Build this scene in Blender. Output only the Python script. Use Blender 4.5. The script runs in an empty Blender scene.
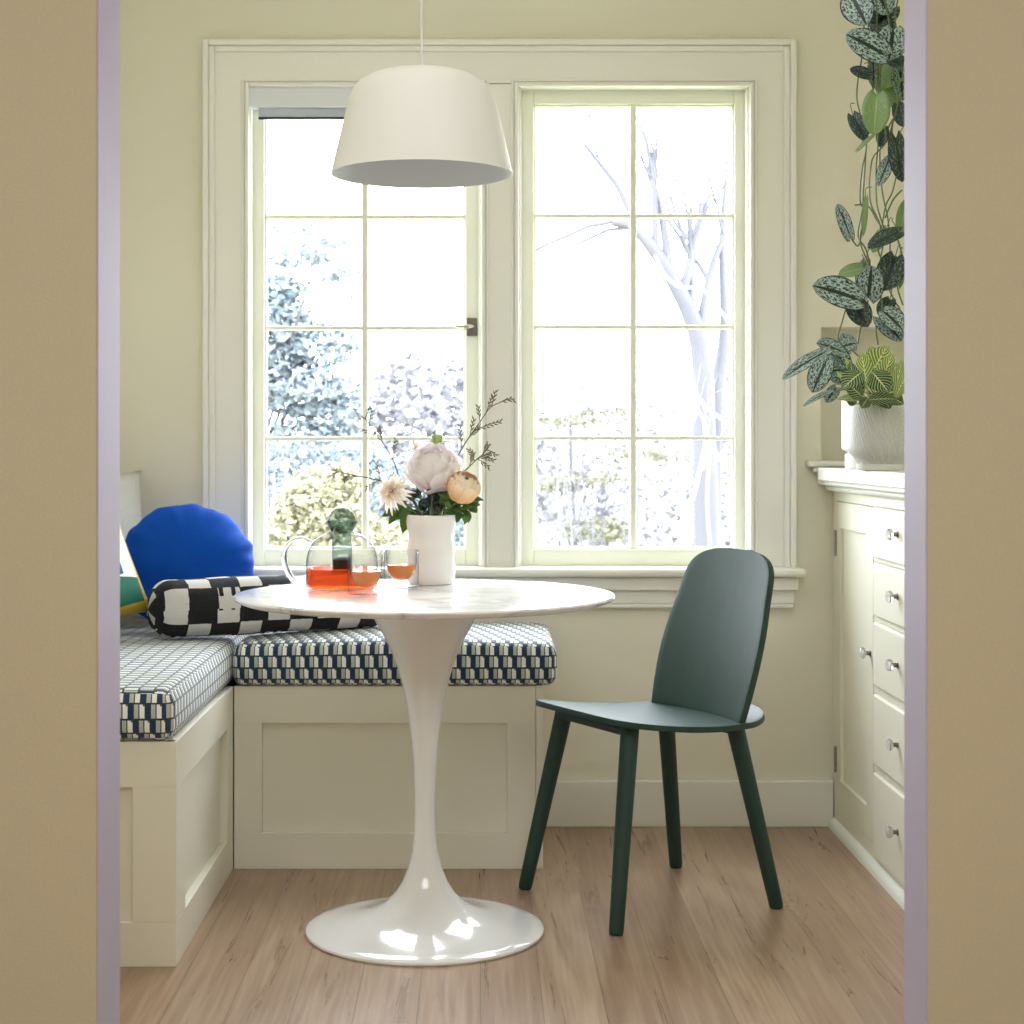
import bpy, math, random
from mathutils import Vector, Matrix
from math import pi, sin, cos, sqrt, radians, floor
C = bpy.context.scene.collection
F = 1700.0; CX = 480.0; CY = 445.0; EYE = 1.0615
def P(px, py, D): return Vector(((px-CX)/F*D, D, EYE-(py-CY)/F*D))
def PX(px, D): return (px-CX)/F*D
def PZ(py, D): return EYE-(py-CY)/F*D
def lin(c): 
    c = c/255.0
    return c/12.92 if c <= 0.04045 else ((c+0.055)/1.055)**2.4
def S(r, g, b): return (lin(r), lin(g), lin(b), 1.0)

# ------------------------------------------------------------------ node helpers
class N:
    def __init__(s, nt, sock): s.nt = nt; s.k = sock
    def _m(s, op, *a):
        n = s.nt.nodes.new('ShaderNodeMath'); n.operation = op
        for i, v in enumerate((s,)+a):
            if isinstance(v, N): s.nt.links.new(v.k, n.inputs[i])
            else: n.inputs[i].default_value = v
        return N(s.nt, n.outputs[0])
    def __add__(s, o): return s._m('ADD', o)
    def __sub__(s, o): return s._m('SUBTRACT', o)
    def __mul__(s, o): return s._m('MULTIPLY', o)
    def __truediv__(s, o): return s._m('DIVIDE', o)
    def lt(s, o): return s._m('LESS_THAN', o)
    def gt(s, o): return s._m('GREATER_THAN', o)
    def fl(s): return s._m('FLOOR')
    def fr(s): return s._m('FRACT')
    def ab(s): return s._m('ABSOLUTE')
    def sn(s): return s._m('SINE')
    def mx(s, o): return s._m('MAXIMUM', o)
    def mn(s, o): return s._m('MINIMUM', o)
class Mat:
    def __init__(s, name, color=(.8,.8,.8,1), rough=.5, **kw):
        m = bpy.data.materials.new(name); m.use_nodes = True; s.m = m; s.nt = m.node_tree
        s.b = s.nt.nodes['Principled BSDF']; s.b.inputs['Base Color'].default_value = color
        s.b.inputs['Roughness'].default_value = rough
        for k, v in kw.items():
            s.b.inputs[k.replace('_', ' ')].default_value = v
    def new(s, t, **kw):
        n = s.nt.nodes.new(t)
        for k, v in kw.items(): setattr(n, k, v)
        return n
    def coord(s, kind='Object'):
        return s.new('ShaderNodeTexCoord').outputs[kind]
    def xyz(s, kind='Object'):
        x = s.new('ShaderNodeSeparateXYZ'); s.nt.links.new(s.coord(kind), x.inputs[0])
        return [N(s.nt, o) for o in x.outputs]
    def noise(s, scale=5, detail=3, kind='Object', stretch=(1,1,1), rough=.5, dist=0):
        mp = s.new('ShaderNodeMapping'); s.nt.links.new(s.coord(kind), mp.inputs[0]); mp.inputs['Scale'].default_value = stretch
        n = s.new('ShaderNodeTexNoise'); s.nt.links.new(mp.outputs[0], n.inputs['Vector'])
        n.inputs['Scale'].default_value = scale; n.inputs['Detail'].default_value = detail
        n.inputs['Roughness'].default_value = rough; n.inputs['Distortion'].default_value = dist
        return N(s.nt, n.outputs[0])
    def ramp(s, f, stops):
        r = s.new('ShaderNodeValToRGB'); s.nt.links.new(f.k, r.inputs[0])
        e = r.color_ramp.elements
        while len(e) < len(stops): e.new(.5)
        for q, (p, c) in zip(e, stops): q.position = p; q.color = c
        return r.outputs[0]
    def mix(s, f, a, b):
        n = s.new('ShaderNodeMix'); n.data_type = 'RGBA'
        for v, i in ((f, 0), (a, 6), (b, 7)):
            if isinstance(v, N): s.nt.links.new(v.k, n.inputs[i])
            elif isinstance(v, bpy.types.NodeSocket): s.nt.links.new(v, n.inputs[i])
            else: n.inputs[i].default_value = v
        return n.outputs[2]
    def col(s, c): s.nt.links.new(c, s.b.inputs['Base Color']); return s
    def rgh(s, f): s.nt.links.new(f.k, s.b.inputs['Roughness']); return s
    def bump(s, f, strength=.2, dist=.002):
        b = s.new('ShaderNodeBump'); b.inputs['Strength'].default_value = strength; b.inputs['Distance'].default_value = dist
        s.nt.links.new(f.k, b.inputs['Height']); s.nt.links.new(b.outputs[0], s.b.inputs['Normal']); return s
def paint(name, c, rough=.45, var=.03, scale=3, bump=.08, bscale=160, **kw):
    m = Mat(name, c, rough, **kw)
    d = tuple(x*(1-var) for x in c[:3])+(1,); l = tuple(min(1, x*(1+var)) for x in c[:3])+(1,)
    m.col(m.mix(m.noise(scale, 2), d, l)); m.bump(m.noise(bscale, 2), bump, .001)
    return m.m
M = {}
WALL = S(230, 226, 209); TRIM = S(238, 237, 230)
M['wall'] = paint('cream wall paint', WALL, .7, .02, 2, .15, 60)
M['trim'] = paint('off white trim paint', TRIM, .35, .015, 2, .05)
M['sash'] = paint('pale cream sash paint', S(236, 237, 220), .35, .015, 2, .05)
M['bench'] = paint('off white bench paint', S(234, 230, 214), .4, .02, 2, .05)
M['cab'] = paint('ivory cabinet paint', S(234, 231, 214), .5, .02, 2, .05)
M['ceil'] = paint('white ceiling paint', S(240, 238, 225), .8)
M['jamb'] = paint('daylight tinted white jamb paint', S(190, 184, 208), .62, .02, 2, .05)  # white paint with the lavender of blue outside light put into its colour
M['hall'] = (lambda m: m.col(m.mix(m.noise(240, 3, rough=.7), S(190, 178, 146), S(206, 194, 162))).bump(m.noise(300, 3), .35, .0015).m)(Mat('tan textured plaster', rough=.85))
M['white_gloss'] = paint('glossy white enamel', S(240, 240, 240), .12, .005, 2, 0, Coat_Weight=.6, Coat_Roughness=.04)
M['lamp_white'] = paint('matte white lamp metal', S(226, 224, 220), .55, .01)
M['lamp_in'] = paint('grey white lamp lining', S(214, 216, 222), .6, .01)
M['green'] = (lambda m: m.col(m.mix(m.noise(30, 4, stretch=(1, 1, .12)), S(18, 48, 40), S(27, 62, 51))).bump(m.noise(140, 3, stretch=(1, 1, .15)), .12, .001).m)(Mat('dark green stained wood', rough=.5))
M['metal'] = paint('aged bronze metal', S(128, 120, 108), .4, .15, 60, .1, Metallic=.9)
M['bright_metal'] = paint('worn nickel', S(190, 186, 178), .25, .05, 60, .05, Metallic=.9)
M['blind_case'] = paint('pale grey blind case', S(226, 230, 236), .4, .01)
M['blind_cloth'] = paint('grey blind cloth', S(196, 203, 214), .7, .03, 40)
M['dark'] = paint('dark grey rubber', S(40, 40, 44), .6)
M['ceramic'] = paint('matte white ceramic', S(238, 234, 230), .45, .01)
M['soil'] = paint('dark potting soil', S(52, 38, 28), .9, .4, 80, .6, 120)
M['bronze_leaf'] = paint('dark bronze stem', S(70, 50, 40), .6, .2, 30)
M['stem'] = paint('green plant stem', S(96, 112, 60), .5, .2, 30)
M['twig'] = paint('brown green twig', S(92, 86, 58), .6, .25, 60)
M['cord'] = paint('white cord', S(225, 225, 222), .5)
def mk_floor():
    m = Mat('weathered oak planks', rough=.34)
    x, y, z = m.xyz()
    W = .118
    pi_ = (x/W).fl(); fx = (x/W).fr()
    wn = m.new('ShaderNodeTexWhiteNoise'); wn.noise_dimensions = '1D'; m.nt.links.new(pi_.k, wn.inputs['W']); r = N(m.nt, wn.outputs[0])
    yy = (y + r*9.1)/4.2; iy = yy.fl(); fy = yy.fr()
    wn2 = m.new('ShaderNodeTexWhiteNoise'); wn2.noise_dimensions = '2D'
    cb = m.new('ShaderNodeCombineXYZ'); m.nt.links.new(pi_.k, cb.inputs[0]); m.nt.links.new(iy.k, cb.inputs[1]); m.nt.links.new(cb.outputs[0], wn2.inputs['Vector'])
    tone = N(m.nt, wn2.outputs[0])
    cv = m.new('ShaderNodeCombineXYZ'); m.nt.links.new((x*26+r*50).k, cv.inputs[0]); m.nt.links.new((y*1.6+r*9).k, cv.inputs[1])
    g = m.new('ShaderNodeTexNoise'); m.nt.links.new(cv.outputs[0], g.inputs['Vector']); g.inputs['Scale'].default_value = 1.0; g.inputs['Detail'].default_value = 6; g.inputs['Distortion'].default_value = 1.4; g.inputs['Roughness'].default_value = .62
    grain = N(m.nt, g.outputs[0])
    cv2 = m.new('ShaderNodeCombineXYZ'); m.nt.links.new((x*9+r*70).k, cv2.inputs[0]); m.nt.links.new((y*.8+r*9).k, cv2.inputs[1])
    wv = m.new('ShaderNodeTexWave'); m.nt.links.new(cv2.outputs[0], wv.inputs['Vector']); wv.inputs['Scale'].default_value = 2.2; wv.inputs['Distortion'].default_value = 7; wv.inputs['Detail'].default_value = 3; wv.inputs['Detail Scale'].default_value=1.5
    ring = N(m.nt, wv.outputs[1])
    base = m.ramp(grain, [(.25, S(124, 94, 70)), (.5, S(158, 128, 101)), (.75, S(186, 158, 130))])
    base = m.mix(ring*.16, base, S(200, 180, 158))
    base = m.mix(r*.8, base, S(134, 102, 76))
    fine = m.noise(60, 4, stretch=(1, .035, 1), rough=.6)
    base = m.mix(((fine-.45)*3).mx(0).mn(1)*.35, base, S(212, 192, 168))
    big = m.noise(1.3, 2)
    base = m.mix(big.gt(.2)*big*.25, base, S(180, 160, 146))
    seam = fx.lt(.010)
    base = m.mix(seam*.75, base, S(58, 42, 30))
    m.col(base); m.rgh(grain*.2+.2)
    m.bump(grain*.2-seam, .2, .001)
    return m.m
M['floor'] = mk_floor()
def mk_weave():
    m = Mat('navy grey and white woven block fabric', rough=.75, Sheen_Weight=.45, Sheen_Roughness=.5)
    uv = m.xyz('UV'); u, v = uv[0], uv[1]
    nz = m.noise(35, 2)
    rv = v/.0315 + nz*.04; row = rv.fl(); fv = rv.fr()
    uu = u/.0345 + row*.29 + nz*.03; fu = uu.fr()
    dark = fu.lt(.31); grey = fu.lt(.62)
    thin = ((fu-.31).ab().lt(.035)).mx((fu-.635).ab().lt(.035)).mx(fu.gt(.965))
    hl = fv.lt(.13)
    notch = (fu.gt(.86))*(fv.gt(.88))
    c = m.mix(grey, S(252, 252, 250), S(184, 194, 186))
    c = m.mix(notch, c, S(96, 108, 104))
    c = m.mix(dark, c, S(18, 44, 92))
    c = m.mix(thin, c, S(30, 50, 66))
    c = m.mix(hl, c, S(24, 50, 60))
    m.col(c)
    m.bump((fu*18.85).sn()*.5 + m.noise(500, 2) - hl, .35, .0012)
    return m.m
M['weave'] = mk_weave()
def mk_knit():
    m = Mat('black and white knit', rough=.9, Sheen_Weight=.05)
    uv = m.xyz('UV'); u, v = uv[0], uv[1]
    nz = m.noise(70, 2)
    rv = v/.054+nz*.06; row = rv.fl(); fv = rv.fr()
    uu = u/.135 + row*.5 + (row*.37).sn()*.12 + nz*.04; fu = uu.fr()
    white = fu.lt(.43)
    half = (row*.5).fr().lt(.1)
    lines = ((fu*26).sn().gt(.45))*(fv.gt(.5))*((uu.fl()*.5).fr().gt(.3))
    c = m.mix(white, S(10, 10, 16), S(232, 230, 226))
    c = m.mix(lines*white*half, c, S(10, 10, 16))
    m.col(c)
    m.bump((v*1400).sn()*(u*1100).sn(), .7, .002)
    return m.m
M['knit'] = mk_knit()
def mk_velvet():
    m = Mat('royal blue velvet', rough=.75, Sheen_Weight=.12, Sheen_Roughness=.3, Specular_IOR_Level=.15)
    m.b.inputs['Sheen Tint'].default_value = S(120, 170, 255)
    m.col(m.mix(m.noise(9, 3), S(0, 58, 150), S(0, 84, 196))); m.bump(m.noise(28, 3), .25, .004)
    return m.m
M['velvet'] = mk_velvet()
M['linen'] = (lambda m: m.col(m.mix(m.noise(260, 3), S(186, 184, 180), S(226, 224, 220))).bump(m.noise(420, 2), .5, .001).m)(Mat('light grey woven wool', rough=.9))
def mk_patch():
    m = Mat('appliqued geometric cloth', rough=.8)
    uv = m.xyz('UV'); u, v = uv[0], uv[1]
    c = m.mix((v+(u-.5).ab()*.3).lt(.36), S(246, 245, 240), S(4, 100, 80))
    c = m.mix((u.lt(.78))*(v.gt(.30))*((v+u*.5).lt(.86)), c, S(18, 62, 160))
    bd = (u.gt(.93)).mx(v.lt(.07)).mx(u.lt(.05)).mx(v.gt(.95))
    c = m.mix(bd, c, S(196, 164, 52))
    m.col(c); m.bump(m.noise(350, 2), .35, .001)
    return m.m
M['patch'] = mk_patch()
def mk_marble():
    m = Mat('white veined marble', rough=.16)
    a = m.noise(3.2, 6, dist=1.6, rough=.6)
    vein = (a-.5).ab()
    b = m.noise(2.0, 3)
    c = m.ramp(vein, [(0, S(206, 208, 212)), (.03, S(234, 234, 236)), (.09, S(248, 248, 248)), (1, S(251, 251, 251))])
    c = m.mix((b-.45).mx(0)*1.2, c, S(226, 228, 232))
    m.col(c); return m.m
M['marble'] = mk_marble()
def mk_thin_glass(name, tint=(1,1,1,1), rim=(.6,.65,.68,1), power=.35, gloss=1.0):
    m = bpy.data.materials.new(name); m.use_nodes = True; nt = m.node_tree; nt.nodes.clear()
    o = nt.nodes.new('ShaderNodeOutputMaterial'); t = nt.nodes.new('ShaderNodeBsdfTransparent'); g = nt.nodes.new('ShaderNodeBsdfGlossy')
    g.inputs['Roughness'].default_value = .02
    lw = nt.nodes.new('ShaderNodeLayerWeight'); lw.inputs[0].default_value = power
    mx = nt.nodes.new('ShaderNodeMix'); mx.data_type = 'RGBA'
    mx.inputs[6].default_value = tint; mx.inputs[7].default_value = rim
    pw = nt.nodes.new('ShaderNodeMath'); pw.operation = 'POWER'; pw.inputs[1].default_value = 3.0
    nt.links.new(lw.outputs['Facing'], pw.inputs[0]); nt.links.new(pw.outputs[0], mx.inputs[0]); nt.links.new(mx.outputs[2], t.inputs[0])
    lf = nt.nodes.new('ShaderNodeLayerWeight'); lf.inputs[0].default_value = .5
    p5 = nt.nodes.new('ShaderNodeMath'); p5.operation = 'POWER'; p5.inputs[1].default_value = 4.0; nt.links.new(lf.outputs['Facing'], p5.inputs[0])
    ml = nt.nodes.new('ShaderNodeMath'); ml.operation = 'MULTIPLY_ADD'; ml.inputs[1].default_value = gloss*.55; ml.inputs[2].default_value = .035*gloss; nt.links.new(p5.outputs[0], ml.inputs[0])
    ns = nt.nodes.new('ShaderNodeMixShader'); nt.links.new(ml.outputs[0], ns.inputs[0]); nt.links.new(t.outputs[0], ns.inputs[1]); nt.links.new(g.outputs[0], ns.inputs[2])
    nt.links.new(ns.outputs[0], o.inputs[0]); return m
M['pane'] = mk_thin_glass('clear window glass', (1,1,1,1), (.9,.95,.93,1), .2, .5)
M['glass'] = mk_thin_glass('clear thin glass', (.985,.99,.99,1), (.2,.24,.28,1), .5)
M['smoke'] = mk_thin_glass('smoky green glass', (.62,.71,.69,1), (.16,.22,.23,1), .5)
M['rod'] = (lambda m: m.m)(Mat('clear solid glass', (1,1,1,1), .0, Transmission_Weight=1.0, IOR=1.45))
M['knob'] = (lambda m: m.col(m.mix(m.noise(40, 2), S(236, 236, 238), S(250, 250, 252))).m)(Mat('clear crystal', rough=.03, Transmission_Weight=.75, IOR=1.5))
def mk_liq(name, c, c2, t=.6):
    m = Mat(name, c, .02, Transmission_Weight=t, IOR=1.05)
    m.col(m.mix(m.noise(20, 2), c, c2))
    return m.m
M['tea_red'] = mk_liq('red tea', S(250, 84, 22), S(255, 96, 30))
M['tea_amber'] = mk_liq('amber tea', S(240, 158, 84), S(248, 170, 98), .3)
def mk_leaf(name, base, patch, mid, thr, kind='patch', rough=.4, sub=None):
    m = Mat(name, base, rough)
    uv = m.xyz('UV'); u, v = uv[0], uv[1]      # u across -1..1, v along 0..1
    au = u.ab()
    n = m.noise(7, 4, kind='UV', rough=.75, stretch=(1, 1.6, 1))
    if kind == 'patch':
        f = ((n.gt(thr))*(au.gt(.13))*(au.lt(.93)))
        c = m.mix(f, base, patch)
    else:
        s = ((v*1.0 - au*.38)*50).sn()
        f = s.gt(thr)*(au.gt(.04))
        c = m.mix(f, base, patch)
    c = m.mix(au.lt(.05), c, mid)
    m.col(c); m.bump(((v-au*.4)*60).sn(), .15, .001)
    try: m.b.inputs['Subsurface Weight'].default_value = 0
    except Exception: pass
    return m.m
M['satin'] = mk_leaf('silver splashed dark leaf', S(30, 54, 42), S(168, 192, 188), S(20, 38, 28), .49)
M['satin_dark'] = mk_leaf('dark satin leaf', S(26, 46, 36), S(110, 134, 124), S(18, 34, 26), .55)
M['leaf_back'] = mk_leaf('pale green leaf', S(120, 150, 96), S(134, 162, 108), S(158, 178, 120), .55)
M['birkin'] = mk_leaf('white veined green leaf', S(38, 78, 40), S(206, 214, 160), S(222, 226, 180), .80, 'vein')
M['birkin_light'] = mk_leaf('yellow green veined leaf', S(112, 146, 58), S(222, 226, 160), S(232, 232, 180), .45, 'vein')
M['vase_leaf'] = mk_leaf('fresh green leaf', S(58, 98, 34), S(84, 124, 46), S(110, 140, 60), .55)
def petal_mat(name, a, b, grad=2, tr=.4):
    m = Mat(name, a, .6)
    c = m.mix((m.xyz('UV')[1]*1.9).mn(1.0) if grad == 1 else m.xyz('UV')[1]._m('POWER', 4.0), a, b)
    m.col(c); t = m.new('ShaderNodeBsdfTranslucent'); m.nt.links.new(c, t.inputs[0])
    x = m.new('ShaderNodeMixShader'); x.inputs[0].default_value = tr; m.nt.links.new(m.b.outputs[0], x.inputs[1]); m.nt.links.new(t.outputs[0], x.inputs[2])
    m.nt.links.new(x.outputs[0], m.nt.nodes['Material Output'].inputs[0]); return m.m
M['petal_white'] = petal_mat('blush white petal', S(254, 246, 246), S(255, 255, 254))
M['petal_cream'] = petal_mat('cream petal', S(238, 186, 150), S(255, 248, 240), 1)
M['petal_peach'] = petal_mat('peach petal', S(250, 200, 140), S(255, 244, 222), 2, .12)
def mk_pot():
    m = Mat('white ceramic with diagonal ribs', S(236, 236, 232), .4)
    uv = m.xyz('UV'); u, v = uv[0], uv[1]
    m.bump(((u*64+v*14)*6.2832).sn()*(v.gt(.22)), 1.0, .002)
    m.col(m.mix(m.noise(8, 2), S(232, 232, 228), S(240, 240, 236))); return m.m
M['pot'] = mk_pot()
def foliage_mat(name, a, b, rough=.6, tr=.35):
    m = Mat(name, a, rough); m.col(m.mix(m.noise(2.2, 4), a, b))
    return m.m
M['f_blue'] = foliage_mat('blue green needles', S(92, 106, 114), S(126, 134, 138))
M['f_far'] = foliage_mat('hazy distant foliage', S(116, 115, 124), S(126, 124, 128))  # distance haze is put into the pale leaf colour
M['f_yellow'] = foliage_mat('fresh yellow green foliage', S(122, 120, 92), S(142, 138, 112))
M['f_olive'] = foliage_mat('moss coloured foliage', S(92, 92, 72), S(108, 106, 86))
M['bark'] = foliage_mat('grey bark', S(44, 48, 60), S(84, 80, 82))
M['bark_pale'] = foliage_mat('pale bare bark', S(130, 122, 114), S(150, 140, 130))
M['bark_thin'] = foliage_mat('thin grey twig bark', S(78, 76, 86), S(92, 90, 98))
M['ground'] = foliage_mat('grassy ground', S(120, 126, 90), S(150, 146, 118))
M['siding'] = paint('white outside siding', S(225, 225, 220), .7)

# ------------------------------------------------------------------ mesh helpers
class MB:
    def __init__(s): s.v = []; s.f = []; s.uv = []
    def add(s, vs, fs, uvs=None):
        o = len(s.v); s.v += [tuple(v) for v in vs]
        for i, f in enumerate(fs):
            s.f.append(tuple(o+k for k in f)); s.uv.append(uvs[i] if uvs else None)
        return s
    def box(s, x0, x1, y0, y1, z0, z1):
        x0, x1 = min(x0, x1), max(x0, x1); y0, y1 = min(y0, y1), max(y0, y1); z0, z1 = min(z0, z1), max(z0, z1)
        v = [(x0,y0,z0),(x1,y0,z0),(x1,y1,z0),(x0,y1,z0),(x0,y0,z1),(x1,y0,z1),(x1,y1,z1),(x0,y1,z1)]
        return s.add(v, [(0,3,2,1),(4,5,6,7),(0,1,5,4),(1,2,6,5),(2,3,7,6),(3,0,4,7)])
    def grid(s, fn, nu, nv, closeu=False, flip=False):
        vs = []; uv = []
        for j in range(nv+1):
            for i in range(nu+1):
                p = fn(i/nu, j/nv); vs.append(p); uv.append((i/nu, j/nv))
        fs = []; us = []
        for j in range(nv):
            for i in range(nu):
                q = (j*(nu+1)+i, j*(nu+1)+i+1, (j+1)*(nu+1)+i+1, (j+1)*(nu+1)+i)
                if flip: q = q[::-1]
                fs.append(q); us.append([uv[k] for k in q])
        return s.add(vs, fs, us)
    def lathe(s, prof, c, seg=48, cap0=False, cap1=False):
        cx, cy, cz = c; vs = []; n = len(prof); L = [0]
        for a, b in zip(prof, prof[1:]): L.append(L[-1]+math.dist(a, b))
        T = L[-1] or 1
        for (r, z) in prof:
            for k in range(seg): a = 2*pi*k/seg; vs.append((cx+r*cos(a), cy+r*sin(a), cz+z))
        fs = []; us = []
        for j in range(n-1):
            for k in range(seg):
                k2 = (k+1) % seg
                fs.append((j*seg+k, j*seg+k2, (j+1)*seg+k2, (j+1)*seg+k))
                us.append([(k/seg, L[j]/T), ((k+1)/seg, L[j]/T), ((k+1)/seg, L[j+1]/T), (k/seg, L[j+1]/T)])
        if cap0: fs.append(tuple(range(seg))[::-1]); us.append([(0,0)]*seg)
        if cap1: fs.append(tuple((n-1)*seg+k for k in range(seg))); us.append([(0,1)]*seg)
        return s.add(vs, fs, us)
    def tube(s, pts, rad, seg=10, cap=True):
        pts = [Vector(p) for p in pts]; n = len(pts)
        if not hasattr(rad, '__len__'): rad = [rad]*n
        vs = []; prev = None; L = 0; Ls = []
        for i, p in enumerate(pts):
            if i: L += (p-pts[i-1]).length
            Ls.append(L)
            t = (pts[min(i+1, n-1)]-pts[max(i-1, 0)]).normalized()
            if prev is None:
                a = Vector((0,0,1)) if abs(t.z) < .9 else Vector((1,0,0))
                x = t.cross(a).normalized()
            else:
                x = (prev - t*prev.dot(t)).normalized()
            prev = x; y = t.cross(x)
            for k in range(seg):
                a = 2*pi*k/seg; vs.append(p+(x*cos(a)+y*sin(a))*rad[i])
        fs = []; us = []
        for j in range(n-1):
            for k in range(seg):
                k2 = (k+1) % seg
                fs.append((j*seg+k, j*seg+k2, (j+1)*seg+k2, (j+1)*seg+k))
                us.append([(Ls[j], k/seg), (Ls[j], (k+1)/seg), (Ls[j+1], (k+1)/seg), (Ls[j+1], k/seg)])
        if cap:
            fs.append(tuple(range(seg))[::-1]); us.append([(0,0)]*seg)
            fs.append(tuple((n-1)*seg+k for k in range(seg))); us.append([(0,0)]*seg)
        return s.add(vs, fs, us)
    def ball(s, c, r, nu=16, nv=10, sq=(1,1,1)):
        def fn(u, v):
            a = 2*pi*u; b = pi*v
            return (c[0]+r*sq[0]*sin(b)*cos(a), c[1]+r*sq[1]*sin(b)*sin(a), c[2]-r*sq[2]*cos(b))
        return s.grid(fn, nu, nv)
def origin(p):
    v = Vector((0,0,0))
    while p is not None: v = v + p.location; p = p.parent
    return v
def obj(name, mb, mat, parent=None, smooth=True, bevel=0, seg=2, merge=False, base=None, sub=0, solid=0, angle=40):
    me = bpy.data.meshes.new(name)
    if parent is not None: o0 = origin(parent)
    else: o0 = Vector(base) if base is not None else Vector((0,0,0))
    me.from_pydata([tuple(Vector(v)-o0) for v in mb.v], [], mb.f)
    if any(u is not None for u in mb.uv):
        uvl = me.uv_layers.new(name='UVMap'); k = 0
        for f, u in zip(mb.f, mb.uv):
            for i in range(len(f)):
                if u: uvl.data[k].uv = u[i]
                k += 1
    me.materials.append(mat)
    if merge:
        import bmesh
        b = bmesh.new(); b.from_mesh(me); bmesh.ops.remove_doubles(b, verts=b.verts, dist=1e-5)
        bmesh.ops.recalc_face_normals(b, faces=b.faces); b.to_mesh(me); b.free()
    for p in me.polygons: p.use_smooth = smooth
    o = bpy.data.objects.new(name, me); C.objects.link(o)
    if parent is not None: o.parent = parent
    elif base is not None: o.location = o0
    if solid:
        m = o.modifiers.new('solid', 'SOLIDIFY'); m.thickness = solid; m.offset = 0
    if bevel:
        m = o.modifiers.new('bevel', 'BEVEL'); m.width = bevel; m.segments = seg; m.limit_method = 'ANGLE'; m.angle_limit = radians(angle)
    if sub:
        m = o.modifiers.new('sub', 'SUBSURF'); m.levels = sub; m.render_levels = sub
    if smooth:
        try: me.set_sharp_from_angle(angle=radians(42))
        except Exception: pass
    return o
def boxobj(name, b, mat, parent=None, bevel=.002, **k):
    return obj(name, MB().box(*b), mat, parent, smooth=False, bevel=bevel, **k)
def struct(o): o['kind'] = 'structure'; return o
def tag(o, label, cat, group=None):
    o['label'] = label; o['category'] = cat
    if group: o['group'] = group
    return o
def thing(name, loc, label, cat, group=None):
    o = bpy.data.objects.new(name, None); o.empty_display_size = .05; o.location = loc; C.objects.link(o)
    return tag(o, label, cat, group)
def copy_tree(o, parent=None):
    c = o.copy(); C.objects.link(c); c.parent = parent
    for ch in o.children: copy_tree(ch, c)
    return c

# ------------------------------------------------------------------ the room shell
YW = 4.74; YD0 = 2.30; YD1 = 2.42; XL = -1.13; XR = .951; ZC = 2.55
struct(boxobj('floor', (-2.4, 2.2, -3.2, YW, -.1, 0), M['floor'], bevel=0))
struct(boxobj('ceiling', (-2.4, 2.2, -3.2, YW+.15, ZC, ZC+.1), M['ceil'], bevel=0))
# window openings (wall plane)
WX = [(PX(247, YW), PX(483, YW)), (PX(517, YW), PX(751, YW))]; WZ = (PZ(568, YW), PZ(84, YW))
w = MB()
w.box(-2.4, WX[0][0], YW, YW+.15, 0, ZC); w.box(WX[1][1], .951, YW, YW+.15, 0, ZC); w.box(1.32, 2.2, YW, YW+.15, 0, ZC)
w.box(.951, 1.32, YW, YW+.15, 0, 1.0); w.box(.951, 1.32, YW, YW+.15, 1.39, ZC); w.box(.951, 1.32, YW+.13, YW+.15, 1.0, 1.39)
w.box(WX[0][1], WX[1][0], YW, YW+.15, WZ[0], WZ[1]); w.box(WX[0][0], WX[1][1], YW, YW+.15, 0, WZ[0]); w.box(WX[0][0], WX[1][1], YW, YW+.15, WZ[1], ZC)
struct(obj('wall_back', w, M['wall'], smooth=False))
struct(boxobj('wall_left', (XL-.12, XL, YD1, YW, 0, ZC), M['wall'], bevel=0))
CT = 1.0
struct(boxobj('wall_right', (1.38, 1.5, YD1, YW, 0, ZC), M['wall'], bevel=0))
# doorway wall toward the hall
JL0, JL1, JR1, JR0 = PX(98, YD0), PX(119.5, YD1), PX(905, YD1), PX(926, YD0)
w = MB()
w.box(-2.4, JL0-.002, YD0, YD1, 0, ZC); w.box(JR0+.002, 2.2, YD0, YD1, 0, ZC); w.box(JL0-.002, JR0+.002, YD0, YD1, 2.16, ZC)
struct(obj('wall_front', w, M['hall'], smooth=False))
def prism(mb, poly, z0, z1):
    n = len(poly); v = [(x, y, z0) for x, y in poly]+[(x, y, z1) for x, y in poly]
    mb.add(v, [tuple(range(n))[::-1], tuple(range(n, 2*n))]+[(i, (i+1) % n, n+(i+1) % n, n+i) for i in range(n)])
    return mb
struct(obj('trim_1', prism(MB(), [(JL0-.002, YD0+.002), (JL0, YD0+.002), (JL1, YD1+.004), (JL0-.002, YD1+.004)], 0, 2.16), M['jamb'], smooth=False, bevel=.002))
struct(obj('trim_2', prism(MB(), [(JR0, YD0+.002), (JR0+.002, YD0+.002), (JR0+.002, YD1+.004), (JR1, YD1+.004)], 0, 2.16), M['jamb'], smooth=False, bevel=.002))
struct(boxobj('trim_3', (JL0, JR0, YD0+.002, YD1+.004, 2.145, 2.16), M['jamb']))
# hall around the camera
struct(boxobj('wall_hall_left', (-2.4, -2.3, -3.2, YD0, 0, ZC), M['hall'], bevel=0))
struct(boxobj('wall_hall_right', (2.1, 2.2, -3.2, YD0, 0, ZC), M['hall'], bevel=0))
w = MB()   
w.box(-2.3, 2.1, -3.2, -3.1, 0, ZC)
struct(obj('wall_hall_back', w, M['hall'], smooth=False))
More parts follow.
